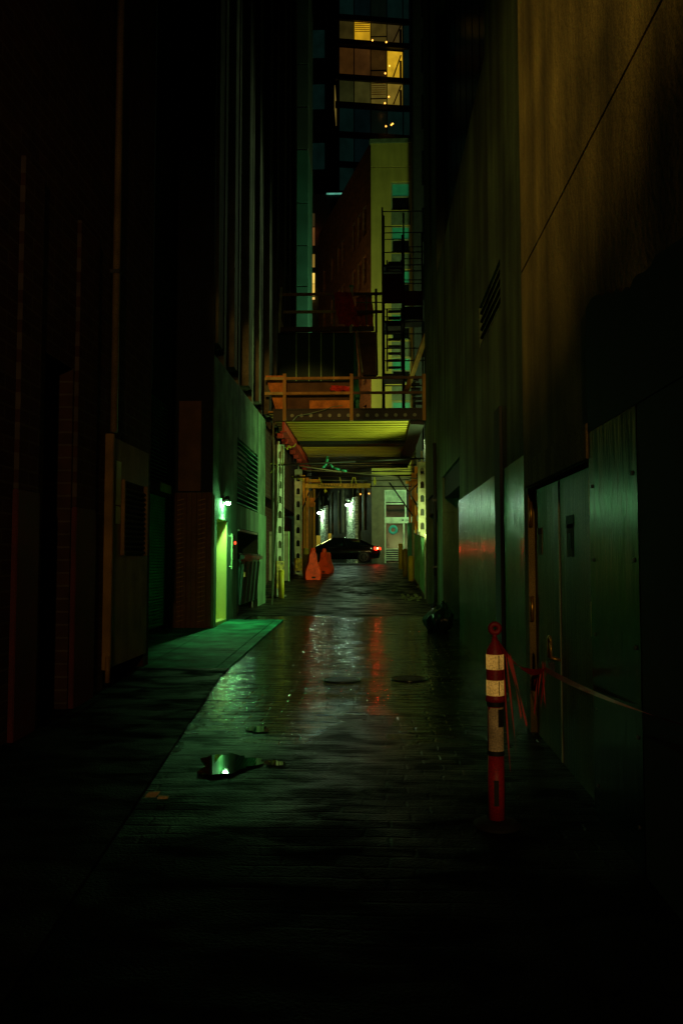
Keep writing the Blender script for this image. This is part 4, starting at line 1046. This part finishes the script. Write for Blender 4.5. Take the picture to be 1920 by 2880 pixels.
# ------------------------------------------------------------------ orange barriers
def barrier(u, vt, Y, hm, label, sc=1.0, rot=0.0):
    p0 = W(u, 1600, Y=Y); z0 = GZ(Y)
    t = thing('traffic_barrier', label, 'traffic barrier', (p0.x, Y, z0), group='orange plastic barriers beside the car')
    hp_ = [(.30, 0), (.335, .06), (.35, .26), (.29, .46), (.19, .68), (.155, .98), (.12, 1.08)]
    prof = [(x_, z_) for x_, z_ in hp_] + [(-x_, z_) for x_, z_ in reversed(hp_)]
    k = hm / 1.27
    L_ = .75
    mb = MB()
    secs = []
    for (yy_, s_) in ((0, .86), (.10, 1.0), (L_ - .1, 1.0), (L_, .86)):
        secs.append([mb.bm.verts.new((p0.x + a_ * k * s_, Y + yy_, z0 + b_ * k)) for a_, b_ in prof])
    for A, B in zip(secs[:-1], secs[1:]):
        for i in range(len(prof)):
            j = (i + 1) % len(prof); mb.bm.faces.new([A[i], A[j], B[j], B[i]])
    mb.bm.faces.new(secs[0]); mb.bm.faces.new(list(reversed(secs[-1])))
    obj('body', mb, M['barrier'], t)
    obj('lug', MB().lathe((p0.x, Y + .16, z0 + 1.075 * k), [(.115 * k, 0), (.11 * k, .12 * k), (.07 * k, .2 * k)], 14), M['barrier'], t)
    obj('fork_slot', MB().box(p0.x - .05 * k, p0.x + .10 * k, Y - .006, Y + .03, z0 + .06 * k, z0 + .13 * k), M['black'], t)
    return t
b1 = barrier(880, 1533, 31.8, 1.24, 'larger orange plastic barrier standing in front of its twin')
b2 = barrier(908, 1530, 35.0, 1.08, 'smaller looking orange barrier partly hidden behind the larger one')
for t, a in ((b1, 8), (b2, -14)): t.rotation_euler = (0, 0, R(a))

# ------------------------------------------------------------------ chain link fence
YG0, YG1 = 26.6, 31.6
cf = thing('chain_link_fence', 'green tinted chain link fence panel closing the side of the deck', 'fence', (1.62, YG0, GZ(YG0)))
fx0, fx1 = W(1196, 1690, Y=YG0).x, W(1166, 1600, Y=YG1).x
def fp(f, z): return Vector((fx0 + (fx1 - fx0) * f, YG0 + (YG1 - YG0) * f, z))
zb0, zb1 = GZ(YG0) + .08, GZ(YG1) + .08; zt0, zt1 = W(1196, 1512, Y=YG0).z, W(1166, 1500, Y=YG1).z
mb = MB(); n = 40
Lf = 5.0; Hf = (zt0 - zb0)
for i in range(-22, n):
    for s_ in (1, -1):
        f0 = i / n if s_ == 1 else (i + 22) / n; f1 = f0 + s_ * 22 / n
        a0, b0_, c0_, d0_ = f0, 0.0, f1, 1.0
        if c0_ == a0: continue
        lo, hi = 0.0, 1.0
        def clip(t_): return a0 + (c0_ - a0) * t_
        ts = [0.0, 1.0]
        t0_ = max(0.0, min((0 - a0) / (c0_ - a0), (1 - a0) / (c0_ - a0))); t1_ = min(1.0, max((0 - a0) / (c0_ - a0), (1 - a0) / (c0_ - a0)))
        if t1_ - t0_ < .02: continue
        def P_(t_):
            f = clip(t_); z0_ = zb0 + (zb1 - zb0) * f; z1_ = zt0 + (zt1 - zt0) * f
            return fp(f, z0_ + (z1_ - z0_) * t_)
        mb.tube(P_(t0_), P_(t1_), .012, n=4, cap=False)
obj('mesh', mb, M['fence'], cf)
for f, m in ((0, 'galv'), (.5, 'galv_dim'), (1, 'galv')):
    obj('post', MB().tube(fp(f, zb0 + (zb1 - zb0) * f - .1), fp(f, zt0 + (zt1 - zt0) * f + .12), .03, n=10), M[m], cf, smooth=True)
obj('top_rail', MB().tube(fp(0, zt0), fp(1, zt1), .022, n=8), M['galv_dim'], cf, smooth=True)
obj('bottom_rail', MB().tube(fp(0, zb0), fp(1, zb1), .022, n=8), M['galv_dim'], cf, smooth=True)
# teal gate post
x = W(1152, 1500, Y=33.0).x
tag(obj('gate_post', MB().box(x - .09, x + .09, 33, 33.15, GZ(33), W(1152, 1470, Y=33).z), M['teal'], bevel=.01), 'dark teal gate post behind the bollards', 'post')
x = W(1161.5, 1500, Y=32.2).x
tag(obj('gate_post', MB().tube((x, 32.2, GZ(32.2)), (x, 32.2, W(1161, 1470, Y=32.2).z), .035, n=10), M['galv'], smooth=True), 'pale round gate post where the chain link fence ends', 'post')
# rubble by fence foot
rbm = MB()
for i in range(26):
    y = random.uniform(25.6, 28); x = random.uniform(.9, 1.55); r = random.uniform(.025, .07)
    rbm.sphere((x, y, GZ(y) + r * .4), r, (1, random.uniform(.6, 1.2), random.uniform(.4, .8)), seg=7)
ro = obj('rubble', rbm, M['hoarding']); ro['kind'] = 'stuff'; ro['label'] = 'loose broken rubble scattered at the fence foot'

# ================================================================== CORNER BUILDING
YA = 48.0
A = W(1045, 1575, Y=YA); B = Vector((-4.18, 62.0, 0)); A.z = 0
zroof = W(1046, 392, Y=YA).z; G1 = 1.22
cn = thing('corner_building', 'pale lit corner building with teal blinds, brick flank and a framed shop entrance', 'building', (A.x, YA, G1))
XCR = 7.0
fholes = []
def fx(u): return W(u, 1000, Y=YA).x
wx0, wx1 = fx(1101), fx(1155)
storeys = []
for (vt, vm, vb) in ((510, 550, 590), (633, 671, 708), (757, 795, 832), (881, 918, 955), (1004, 1041, 1078), (1127, 1160, 1200)):
    storeys.append((W(1120, vt, Y=YA).z, W(1120, vm, Y=YA).z, W(1120, vb, Y=YA).z))
holes = [(wx0 - A.x, wx1 - A.x, s[2], s[0]) for s in storeys]
sx0, sx1, sx2 = fx(1079), fx(1138), fx(1150)
shz = (G1 - .02, W(1100, 1378, Y=YA).z)
holes.append((sx0 - A.x, sx2 - A.x, shz[0], shz[1]))
zpar = W(1100, 468, Y=YA).z
zgf = W(1100, 1340, Y=YA).z
mb = MB().wall((A.x, YA, 0), (1, 0, 0), (0, -1, 0), XCR - A.x, zgf, zpar - .05, .5, holes=holes[:-1])
obj('front_wall', mb, M['c_wall'], cn)
mb = MB().wall((A.x, YA, 0), (1, 0, 0), (0, -1, 0), XCR - A.x, G1 - .3, zgf - .005, .5, holes=[holes[-1]])
obj('shop_wall', mb, M['c_pier'], cn)
obj('parapet', MB().box(A.x - .0, XCR, YA - .03, YA + .5, zpar, zroof - .25), M['c_wall'], cn)
obj('coping', MB().box(A.x - .08, XCR, YA - .12, YA + .5, zroof - .245, zroof), M['c_spandrel'], cn)
for s in storeys:
    fr = obj('window', MB().box(wx0 + .004, wx0 + .08, YA + .1, YA + .18, s[2] + .004, s[0] - .004).box(wx1 - .08, wx1 - .004, YA + .1, YA + .18, s[2] + .004, s[0] - .004).box(wx0 + .08, wx1 - .08, YA + .1, YA + .18, s[0] - .08, s[0] - .004).box(wx0 + .08, wx1 - .08, YA + .1, YA + .18, s[1] - .03, s[1] + .03).box(wx0 + .08, wx1 - .08, YA + .1, YA + .18, s[2] + .004, s[2] + .08), M['window_frame'], cn)
    obj('blind', MB().box(wx0 + .08, wx1 - .08, YA + .19, YA + .21, s[1], s[0] - .01), M['blind_teal'], fr)
    obj('pane', MB().box(wx0 + .08, wx1 - .08, YA + .19, YA + .21, s[2] + .01, s[1] - .004), M['dark_glass'], fr)
for (s, s2) in zip(storeys[:-1], storeys[1:]):
    obj('spandrel', MB().box(wx0, wx1, YA - .012, YA - .002, s2[0] + .02, s[2] - .12), M['c_spandrel'], cn)
# flank wall A->B
dirv = (B - A).normalized(); nrm = Vector((dirv.y, -dirv.x, 0)) * -1
if nrm.x > 0: nrm = -nrm
LF = (B - A).length
def fl(t, z, off=0): return A + dirv * t + nrm * off + Vector((0, 0, z))
fwins = []
for t in (1.0, 2.2, 3.6, 6.4, 7.6, 9.6, 12.2):
    fwins.append((t, t + .75, 3.2, 6.2))
    for k in range(5): fwins.append((t, t + .75, 9.0 + 3.1 * k, 10.8 + 3.1 * k))
org = A.copy()
mb = MB().wall((A.x, A.y, 0), dirv, nrm, LF, 8.0, zroof - .1, .4, holes=[h_ for h_ in fwins if h_[2] > 8])
obj('flank_wall', mb, M['c_brick'], cn)
mb = MB().wall((A.x, A.y, 0), dirv, nrm, LF, G1 - .3, 7.99, .4, holes=[h_ for h_ in fwins if h_[2] < 8])
obj('flank_base', mb, M['c_pier'], cn)
def fbox(t0, t1, o0, o1_, z0, z1):
    return MB().hexa([fl(t0, z0, o0), fl(t1, z0, o0), fl(t1, z0, o1_), fl(t0, z0, o1_), fl(t0, z1, o0), fl(t1, z1, o0), fl(t1, z1, o1_), fl(t0, z1, o1_)])
lit_strip = win_glow(90, (0.5, 0.24, 0.05), .18)
for i, (t0, t1, z0, z1) in enumerate(fwins):
    obj('window', fbox(t0 + .004, t1 - .004, -.25, -.2, z0 + .004, z1 - .004), lit_strip if (abs(t0 - 9.6) < .1 and 14 < z0 < 16) else M['dark_glass'], cn)
# stone piers and lamps
def tf(u):
    best = min((abs(W(u, 1450, Y=(A + dirv * (k * LF / 400)).y).x - (A + dirv * (k * LF / 400)).x), k) for k in range(401)); return best[1] * LF / 400
LAMPS = []
for (ua, ub, ul, zl, lab) in ((981, 1006, 992, 4.95, 'bright wall lamp above the stone pier nearer the shop, beaming down rough stone'), (906, 922, 912, 4.9, 'bright wall lamp above the farther stone pier over the orange barriers')):
    t0, t1 = sorted((tf(ua), tf(ub))); t1 = min(t1, LF)
    obj('stone_pier', fbox(t0, t1, .003, .16, G1 - .1, 5.35), M['stone'], cn)
    tl = tf(ul); c = fl(tl, zl, .42)
    lt = thing('wall_lamp', lab, 'lamp', c)
    obj('arm', MB().tube(fl(tl, zl + .12, .16), fl(tl, zl + .12, .45), .03), M['dark_metal'], lt)
    obj('shade', MB().lathe((c.x, c.y, c.z), [(.13, 0), (.10, .12), (.04, .2)], 16), M['dark_metal'], lt, smooth=True)
    obj('bulb', MB().sphere((c.x, c.y, c.z - .05), .07, seg=12), M['lamp_hot_far'], lt, smooth=True)
    LAMPS.append((c, tl))
# two small warm bulbs behind dark windows near corner
for (u, v) in ((1016, 1390), (1040, 1388)):
    t_ = tf(u); c = fl(t_, W(u, v, Y=fl(t_, 0).y).z, .06)
    tag(obj('window_lamp', MB().sphere(c, .045, seg=10), M['bulb_orange']), 'tiny warm lamp by dark upper window, %s' % ('farther from the corner' if u < 1030 else 'closest to the corner pier'), 'lamp')
# shop front
sf = obj('shop_front', MB().box(sx0 + .004, sx0 + .09, YA - .06, YA + .1, G1, shz[1] - .005).box(sx1 - .05, sx1 + .05, YA - .06, YA + .1, W(1100, 1460, Y=YA).z, shz[1] - .005).box(sx0 + .09, sx1 - .05, YA - .06, YA + .1, shz[1] - .1, shz[1] - .005).box(sx0 + .09, sx1 - .05, YA - .06, YA + .1, W(1, 1420, Y=YA).z - .04, W(1, 1420, Y=YA).z + .04), M['shop_frame'], cn)
lz0, lz1 = W(1, 1418, Y=YA).z, W(1, 1382, Y=YA).z
mb = MB()
for i in range(9):
    z = lz0 + .06 + (lz1 - lz0 - .08) * i / 9
    mb.hexa([(sx0 + .1, YA - .03, z), (sx1 - .06, YA - .03, z), (sx1 - .06, YA + .06, z + .05), (sx0 + .1, YA + .06, z + .05), (sx0 + .1, YA - .03, z + .035), (sx1 - .06, YA - .03, z + .035), (sx1 - .06, YA + .06, z + .085), (sx0 + .1, YA + .06, z + .085)])
obj('louvre', mb, M['shop_frame'], sf)
za, zb_ = W(1, 1474, Y=YA).z, W(1, 1457, Y=YA).z
sg = obj('sign_band', MB().box(sx0 + .005, sx2 + .1, YA - .10, YA - .065, za, zb_), M['shop_frame'], sf)
obj('shop_glass', MB().box(sx0 + .09, sx2 - .01, YA + .12, YA + .15, G1, shz[1] - .01), M['dark_glass'], sf)
obj('sign_emblem', MB().tube((fx(1130), YA - .115, (za + zb_) / 2), (fx(1130), YA - .102, (za + zb_) / 2), .055, n=16), M['sign_black'], sf)
text_mesh('sign_text', 'mo', .22, M['sign_black'], sf, (fx(1144), YA - .106, (za + zb_) / 2))
mb = MB(); l0, l1 = W(1, 1575, Y=YA).z, W(1, 1545, Y=YA).z
for i in range(6):
    z = l0 + (l1 - l0) * i / 5; mb.box(sx0 + .09, fx(1124), YA - .05, YA + .05, z - .025, z + .025)
obj('low_louvre', mb, M['shop_frame'], sf)
obj('door_stile', MB().box(fx(1131), fx(1135), YA - .05, YA + .1, G1, za - .01), M['shop_frame'], sf)
obj('door_backing', MB().box(sx0 + .09, fx(1126), YA + .06, YA + .1, l0 - .1, l1), M['black'], sf)
wr = W(1105, 1490, Y=YA - .12)
wt = thing('wreath', 'round teal wreath hanging on the shop door glass', 'wreath', wr)
obj('ring', MB().torus(wr, .20, .075, 'Y', 28, 8), M['wreath'], wt, smooth=True)
mb = MB()
for i in range(22):
    a = 2 * math.pi * i / 22; c = Vector((wr.x + .2 * math.cos(a), wr.y - .05, wr.z + .2 * math.sin(a)))
    mb.tube(c, c + Vector((random.uniform(-.08, .08), -.03, random.uniform(-.08, .08))), .03, .004, n=5)
obj('leaves', mb, M['wreath'], wt)
# yellow glow things near left of the street
for (ua, ub, va, vb, Y, lab) in ((889, 900, 1506, 1560, 47.5, 'yellow lit cabinet on the street behind the two barriers'), (923, 931, 1500, 1545, 50.0, 'slim yellow lit panel beside the farther stone pier')):
    a, b = W(ua, va, Y=Y), W(ub, vb, Y=Y)
    tag(obj('street_cabinet', MB().box(a.x, b.x, Y, Y + .3, G1, a.z), mat('amber_box', (.7, .45, .06), .6, emit=(.4, .22, .02), estr=.22), bevel=.02), lab, 'cabinet')

# ------------------------------------------------------------------ far buildings
fd = thing('dark_far_building', 'unlit slab building between the corner building and the loading building', 'building', (4, 42, 1))
xx = W(1163, 700, Y=40).x
xx = 2.3
obj('wall', MB().box(xx, 9, 44, 47.3, 6.4, 60), M['far_dark'], fd)
for x_ in (5.0, 8.6): obj('column', MB().box(x_ - .2, x_ + .2, 45, 45.4, 1.0, 6.395), M['far_dark'], fd)
for k in range(10):
    obj('window', MB().box(xx + .4, xx + .8, 43.97, 43.995, 6 + 3.2 * k, 7.9 + 3.2 * k), M['dark_glass'], fd)
obj('corner_strip', MB().box(xx - .06, xx - .003, 44.0, 44.4, 12, 60), M['far_dark'], fd)

# teal pier at the end of the fin facade
YP = 39.5
a, b = W(835, 500, Y=YP).x, W(866, 500, Y=YP).x
tp = thing('concrete_pier_tower', 'narrow teal tinted concrete tower at the end of the fin facade', 'building', ((a + b) / 2, YP, 1))
for i, (va, vb) in enumerate(((925, 805), (803, 690), (688, 570), (568, 420), (418, 300), (298, 180), (178, -60))):
    obj('wall_panel', MB().box(a, b, YP, YP + 3, W(850, va, Y=YP).z, W(850, vb, Y=YP).z - .03), M['lit_concrete'] if i < 4 else M['tower_concrete'], tp)  # lower panels coloured brighter, the lit part painted in
obj('core', MB().box(a + .02, b - .02, YP + .05, YP + 2.9, .8, 36), M['black'], tp)
# lit stair block behind it
YL = 70.0
a, b = W(858, 700, Y=YL).x, W(960, 700, Y=YL).x
lb = thing('stairwell_block', 'dark block with a column of warm lit windows beside the teal concrete tower', 'building', ((a + b) / 2, YL, 1))
obj('wall', MB().box(a - 2, b, YL, YL + 8, 1, W(900, 545, Y=YL).z), M['tower_concrete'], lb)
obj('painted_roof_highlight', MB().box(W(918, 545, Y=YL).x, W(962, 545, Y=YL).x, YL - .1, YL - .005, W(900, 547, Y=YL).z, W(900, 543.5, Y=YL).z), M['painted_roof_highlight'], lb)
for i, (va, vb, c, s) in enumerate(((768, 797, (1.0, .66, .12), 1.0), (799, 832, (1.0, .62, .1), .85), (715, 751, (.6, .36, .06), .35), (640, 690, (.5, .2, .05), .28), (600, 636, (.3, .2, .06), .10), (836, 842, (1, .6, .15), .9))):
    p0, p1 = W(863, va, Y=YL), W(885, vb, Y=YL)
    obj('window', MB().box(p0.x, p1.x, YL - .04, YL - .005, p1.z, p0.z), win_glow(i, c, s), lb)
for (u, v, r, m, lab) in ((870, 651, .17, 'bulb_red', 'small orange lamp glowing in the dim stairwell window'), (866, 836, .2, 'bulb_orange', 'warm lamp at the bottom of the brightest stairwell window')):
    c = W(u, v, Y=YL - .4)
    tag(obj('hanging_lamp', MB().sphere(c, r, (1, 1, 1.3), seg=12), M[m], smooth=True), lab, 'lamp')
# glass tower
YW = 100.0
gt = thing('glass_tower', 'high glass apartment tower with warm lit corner windows and dark balcony bands', 'building', (W(1040, 500, Y=YW).x, YW, 1))
x0, x1 = W(948, 200, Y=YW).x, W(1152, 200, Y=YW).x
sl = .16
def gy(x): return YW + (x - x0) * sl
obj('core', MB().hexa([(x0, YW + .25, 1), (x1, gy(x1) + .25, 1), (x1, YW + 14, 1), (x0 + 1, YW + 14, 1), (x0, YW + .25, 82), (x1, gy(x1) + .25, 82), (x1, YW + 14, 82), (x0 + 1, YW + 14, 82)]), M['slab'], gt)
us = (953, 995, 1042, 1088, 1134)
rows = [(-36, 38), (45, 107), (129, 206), (215, 284), (298, 368), (376, 452), (460, 535)]
D = None
tower_glow = [win_glow(150 + i, cc, ss) for i, (cc, ss) in enumerate((((.02, .09, .07), .05), ((.015, .06, .06), .04), ((.03, .07, .04), .035)))]  # faint emission added to unlit glass and panels, replaces missing sky light
cols = {1: [((.22, .16, .03), .10), ((.8, .43, .014), .6), ((.3, .2, .03), .16), ((.3, .2, .05), .12)],
        2: [((.3, .12, .02), .10), ((.3, .12, .025), .11), ((.26, .12, .02), .09), ((.85, .48, .02), .66)],
        3: [((.14, .15, .035), .09), ((.2, .18, .035), .13), ((.4, .28, .04), .2), ((.55, .36, .04), .3)]}
for r, (va, vb) in enumerate(rows):
    for c in range(4):
        xa_, xb_ = W(us[c] + 1.5, 200, Y=YW).x, W(us[c + 1] - 1.5, 200, Y=YW).x
        za_, zb2 = W(1000, va + 4 * c, Y=YW).z, W(1000, vb + 4 * c, Y=YW).z
        za_ = W(1000, va, Y=YW).z; zb2 = W(1000, vb, Y=YW).z
        m = tower_glow[(r * 3 + c) % 3]
        if r in cols: m = win_glow(100 + r * 10 + c, *cols[r][c])
        tw_ = obj('window', MB().hexa([(xa_, gy(xa_) + .1, zb2), (xb_, gy(xb_) + .1, zb2), (xb_, gy(xb_) + .2, zb2), (xa_, gy(xa_) + .2, zb2), (xa_, gy(xa_) + .1, za_), (xb_, gy(xb_) + .1, za_), (xb_, gy(xb_) + .2, za_), (xa_, gy(xa_) + .2, za_)]), m, gt)
        hz = za_ - zb2
        if r in cols:
            if c == 2: obj('transom', MB().box(xa_, xb_, gy(xa_) - .02, gy(xa_) + .06, zb2 + hz * .20, zb2 + hz * .24), M['slab'], tw_)
            if (r, c) in ((1, 1), (3, 2)):
                for k in range(7): obj('blind_slat', MB().box(xa_ + .05, xb_ - .05, gy(xa_) + .03, gy(xa_) + .06, zb2 + hz * (.93 - .09 * k), zb2 + hz * (.955 - .09 * k)), M['amber_timber'], tw_)
            if c == 3:
                obj('room_beam', MB().bar((xa_ + .75, gy(xa_) + .0, zb2 + .1), (xb_ - .2, gy(xa_) + .25, za_ - .5), .16, .05), M['timber'], tw_)
                obj('curtain', MB().box(xb_ - .38, xb_ - .08, gy(xb_) - .1, gy(xb_) - .02, zb2 + .05, za_ - hz * .35), M['rail_dark'], tw_)
    zs0, zs1 = W(1000, vb + 1, Y=YW).z, W(1000, vb + 16, Y=YW).z
    obj('balcony_slab', MB().hexa([(x0 - .25, YW - .3, zs1), (x1, gy(x1) - .3, zs1), (x1, gy(x1) + .2, zs1), (x0 - .25, YW + .2, zs1), (x0 - .25, YW - .3, zs0), (x1, gy(x1) - .3, zs0), (x1, gy(x1) + .2, zs0), (x0 - .25, YW + .2, zs0)]), M['slab'], gt)
obj('corner_glass', MB().box(W(1136, 200, Y=YW).x, x1 - .02, gy(x1) - .05, gy(x1) + .2, 30, 74), tower_glow[0], gt)
side = win_glow(180, (.5, .34, .06), .22)
for (va, vb) in ((232, 300),):
    obj('side_window', MB().box(x0 - .36, x0 - .30, YW + .5, YW + 4.5, W(940, vb, Y=YW).z, W(940, va, Y=YW).z), side, gt)
for (u, v) in ((1047, 112), (1095, 184), (1083, 205), (1093, 271), (1082, 289), (1100, 350), (1085, 354), (1104, 347), (1086, 117)):
    c = W(u, v, Y=YW - .5)
    tag(obj('window_light', MB().sphere(c, .11, seg=8), M['bulb_orange'], smooth=True), 'tiny warm point light glowing in a glass tower window', 'lamp', 'point lights in the glass tower windows')
# dark neighbour tower
a, b = W(836, 200, Y=112).x, W(946, 200, Y=112).x
tn = thing('dark_tower', 'almost black tower with faint vertical ribs next to the lit glass tower', 'building', ((a + b) / 2, 112, 1))
obj('wall', MB().box(a, b, 112, 125, 1, 95), M['slab'], tn)
for i in range(6):
    x = a + (b - a) * (i + .5) / 6; obj('rib', MB().box(x - .2, x + .2, 111.6, 111.98, 1, 95), M['tower_concrete'], tn)
for (va, vb) in ((82, 155), (235, 300), (400, 470)):
    p0, p1 = W(842, va, Y=111), W(912, vb, Y=111); obj('panel', MB().box(p0.x, p1.x, 111.2, 111.55, p1.z, p0.z), tower_glow[0], tn)

# ================================================================== CAR
def build_car(cx, cy, yaw, z0):
    t = thing('parked_car', 'black saloon car with glowing red tail light crossing the end of the alley', 'car', (0, 0, 0))
    # local: x forward, y left, z up
    st_ = [(-2.30, .42, .78, .62, .80), (-2.22, .28, .92, .74, .86), (-1.75, .22, 1.0, .86, .89), (-1.0, .2, .98, .90, .90), (0, .2, .95, .90, .91), (.9, .2, .93, .90, .90), (1.55, .22, .86, .88, .88), (2.05, .26, .74, .80, .84), (2.32, .36, .62, .55, .70)]
    mb = MB(); secs = []
    for (x, zl, zt, wt, wm) in st_:
        zm = (zl + zt) / 2
        ring = [(-wm * .94, zl), (-wm, zm), (-wm * .97, zt - .06), (-wt * .93, zt), (wt * .93, zt), (wm * .97, zt - .06), (wm, zm), (wm * .94, zl)]
        secs.append([mb.bm.verts.new((x, y, z)) for y, z in ring])
    for A_, B_ in zip(secs[:-1], secs[1:]):
        for i in range(8):
            j = (i + 1) % 8; mb.bm.faces.new([A_[i], A_[j], B_[j], B_[i]])
    mb.bm.faces.new(secs[0]); mb.bm.faces.new(list(reversed(secs[-1])))
    obj('body', mb, M['car_paint'], t, smooth=True)
    g = [(-1.95, .99, .62, .99, .80), (-1.15, .97, .66, 1.32, .60), (-.35, .96, .80, 1.43, .60), (.35, .94, .80, 1.41, .60), (1.30, .90, .62, .93, .74)]
    mb = MB(); secs = []
    for (x, zl, wl_, zt, wt) in g:
        wl2 = .82
        secs.append([mb.bm.verts.new((x, y, z)) for y, z in ((-wl2, zl - .02), (-wt * .98, zt - .03), (-wt * .8, zt), (wt * .8, zt), (wt * .98, zt - .03), (wl2, zl - .02))])
    for A_, B_ in zip(secs[:-1], secs[1:]):
        for i in range(5): mb.bm.faces.new([A_[i], A_[i + 1], B_[i + 1], B_[i]])
    obj('cabin_glass', mb, M['car_glass'], t, smooth=True)
    obj('roof', MB().hexa([(-1.15, -.53, 1.325), (.4, -.53, 1.415), (.4, .53, 1.415), (-1.15, .53, 1.325), (-1.1, -.48, 1.345), (.35, -.48, 1.435), (.35, .48, 1.435), (-1.1, .48, 1.345)]), M['car_paint'], t, bevel=.01)
    for s in (-1, 1):
        for bq in (((.42, s * .60, 1.36), (1.25, s * .77, .93), .05, .05), ((-.3, s * .64, 1.38), (-.3, s * .83, .95), .06, .06), ((-1.2, s * .62, 1.28), (-1.9, s * .80, .98), .1, .06)): obj('pillar', MB().bar(*bq), M['car_paint'], t)
        for x in (-1.42, 1.42):
            wh = obj('wheel', MB().tube((x, s * .70, .33), (x, s * .915, .33), .33, n=24), M['rubber'], t)
            mbr = MB().tube((x, s * .90, .33), (x, s * .925, .33), .07, n=12)
            for k in range(7):
                a_ = 2 * math.pi * k / 7; mbr.bar((x, s * .92, .33), (x + .21 * math.cos(a_), s * .92, .33 + .21 * math.sin(a_)), .05, .02)
            mbr.torus((x, s * .915, .33), .22, .02, 'Y', 24, 6)
            obj('rim', mbr, M['alloy'], wh)
        obj('tail_light', MB().hexa([(-2.325, s * .42, .74), (-2.10, s * .90, .74), (-2.0, s * .895, .74), (-2.2, s * .42, .74), (-2.30, s * .42, .88), (-2.10, s * .885, .88), (-1.98, s * .88, .88), (-2.2, s * .42, .88)]), M['tail'], t)
        if s == 1: obj('brake_bulb', MB().sphere((-2.20, .93, .81), .045, seg=10), M['tail_bulb'], t, smooth=True)
        obj('headlight', MB().hexa([(2.30, s * .42, .52), (2.08, s * .84, .54), (1.95, s * .84, .54), (2.1, s * .42, .52), (2.24, s * .42, .64), (2.0, s * .83, .69), (1.9, s * .83, .69), (2.1, s * .42, .64)]), M['car_glass'], t)
        obj('mirror', MB().box(.82, .98, s * .90, s * 1.04, .94, 1.06), M['car_paint'], t, bevel=.02)
    obj('number_plate', MB().box(-2.34, -2.325, -.26, .26, .56, .67), M['galv_dim'], t)
    t.location = (cx, cy, z0); t.rotation_euler = (0, 0, yaw)
    return t
car = build_car(-1.92, 46.4, R(180 - 3), GZ(46) + .03)

# ================================================================== LIGHTS
def light(name, kind, loc, col, power, aim=None, size=60, blend=.5, radius=.05):
    l = bpy.data.lights.new(name, kind); l.color = col; l.energy = power
    o = bpy.data.objects.new(name, l); COL.objects.link(o); o.location = loc
    if kind == 'SPOT': l.spot_size = R(size); l.spot_blend = blend
    l.shadow_soft_size = radius
    if aim is not None:
        d = Vector(aim) - Vector(loc); o.rotation_euler = d.to_track_quat('-Z', 'Y').to_euler()
    return o
# doorway downlight (shown in the photo)
light('doorway_light', 'SPOT', (XL + .13, YLMP, 2.58), (.42, 1.0, .36), 125, (XL + .83, YLMP, 1.58), 146, .35, .03)
for c, tl in LAMPS:
    light('pier_light', 'SPOT', (c.x, c.y, c.z - .2), (.5, 1.0, .46), 85, fl(tl, 0, .1), 95, .9, .05)
# work light round the corner of the loading building, under the deck
light('under_deck_light', 'SPOT', (2.3, 25.9, 3.3), (.56, 1.0, .32), 650, (-4.0, 23.6, 4.6), 156, .4, .12)
# flood light behind the same corner, above the deck, beyond the scaffold tower
light('under_deck_light', 'SPOT', (2.25, 25.95, 2.7), (.85, 1.0, .30), 520, (-2.2, 33.5, 2.2), 74, .6, .1)  # added lamp, brightens columns and barriers under the deck
light('flood_light', 'SPOT', (2.5, 36.6, 9.0), (.70, 1.0, .38), 1750, (-.6, 48, 15), 140, .4, .2)
light('facade_fill', 'SPOT', (2.4, 26.6, 12.0), (.70, 1.0, .55), 260, (-3.3, 20, 8), 120, .6, .3)  # added fill in place of sky light on the fins
light('shop_fill', 'SPOT', (3.3, 44.6, 5.0), (.45, 1.0, .5), 230, (.6, 47, 2.2), 130, .5, .15)  # added lamp out of view, brightens the shop frames
light('flank_fill', 'SPOT', (-5.2, 45.5, 11.0), (1.0, .6, .22), 420, (-.9, 51, 14), 110, .6, .2)  # added warm fill out of view, brings out the brick flank
# street lamps behind the camera, and an added fill
light('street_lamp', 'SPOT', (-2.6, -9, 6.5), (1.0, .70, .17), 4600, (1.5, 10.4, 5.6), 22, 1.0, .15)
light('street_lamp_far', 'SPOT', (-.8, -9, 7.5), (1.0, .55, .12), 9000, (-2.2, 25, 6.4), 7, .6, .15)
light('low_fill', 'SPOT', (.4, -10, 5.2), (1.0, .62, .22), 800, (-.8, 9, 1.2), 50, .8, .15)  # added fill, lifts the dark near wall and the striped post
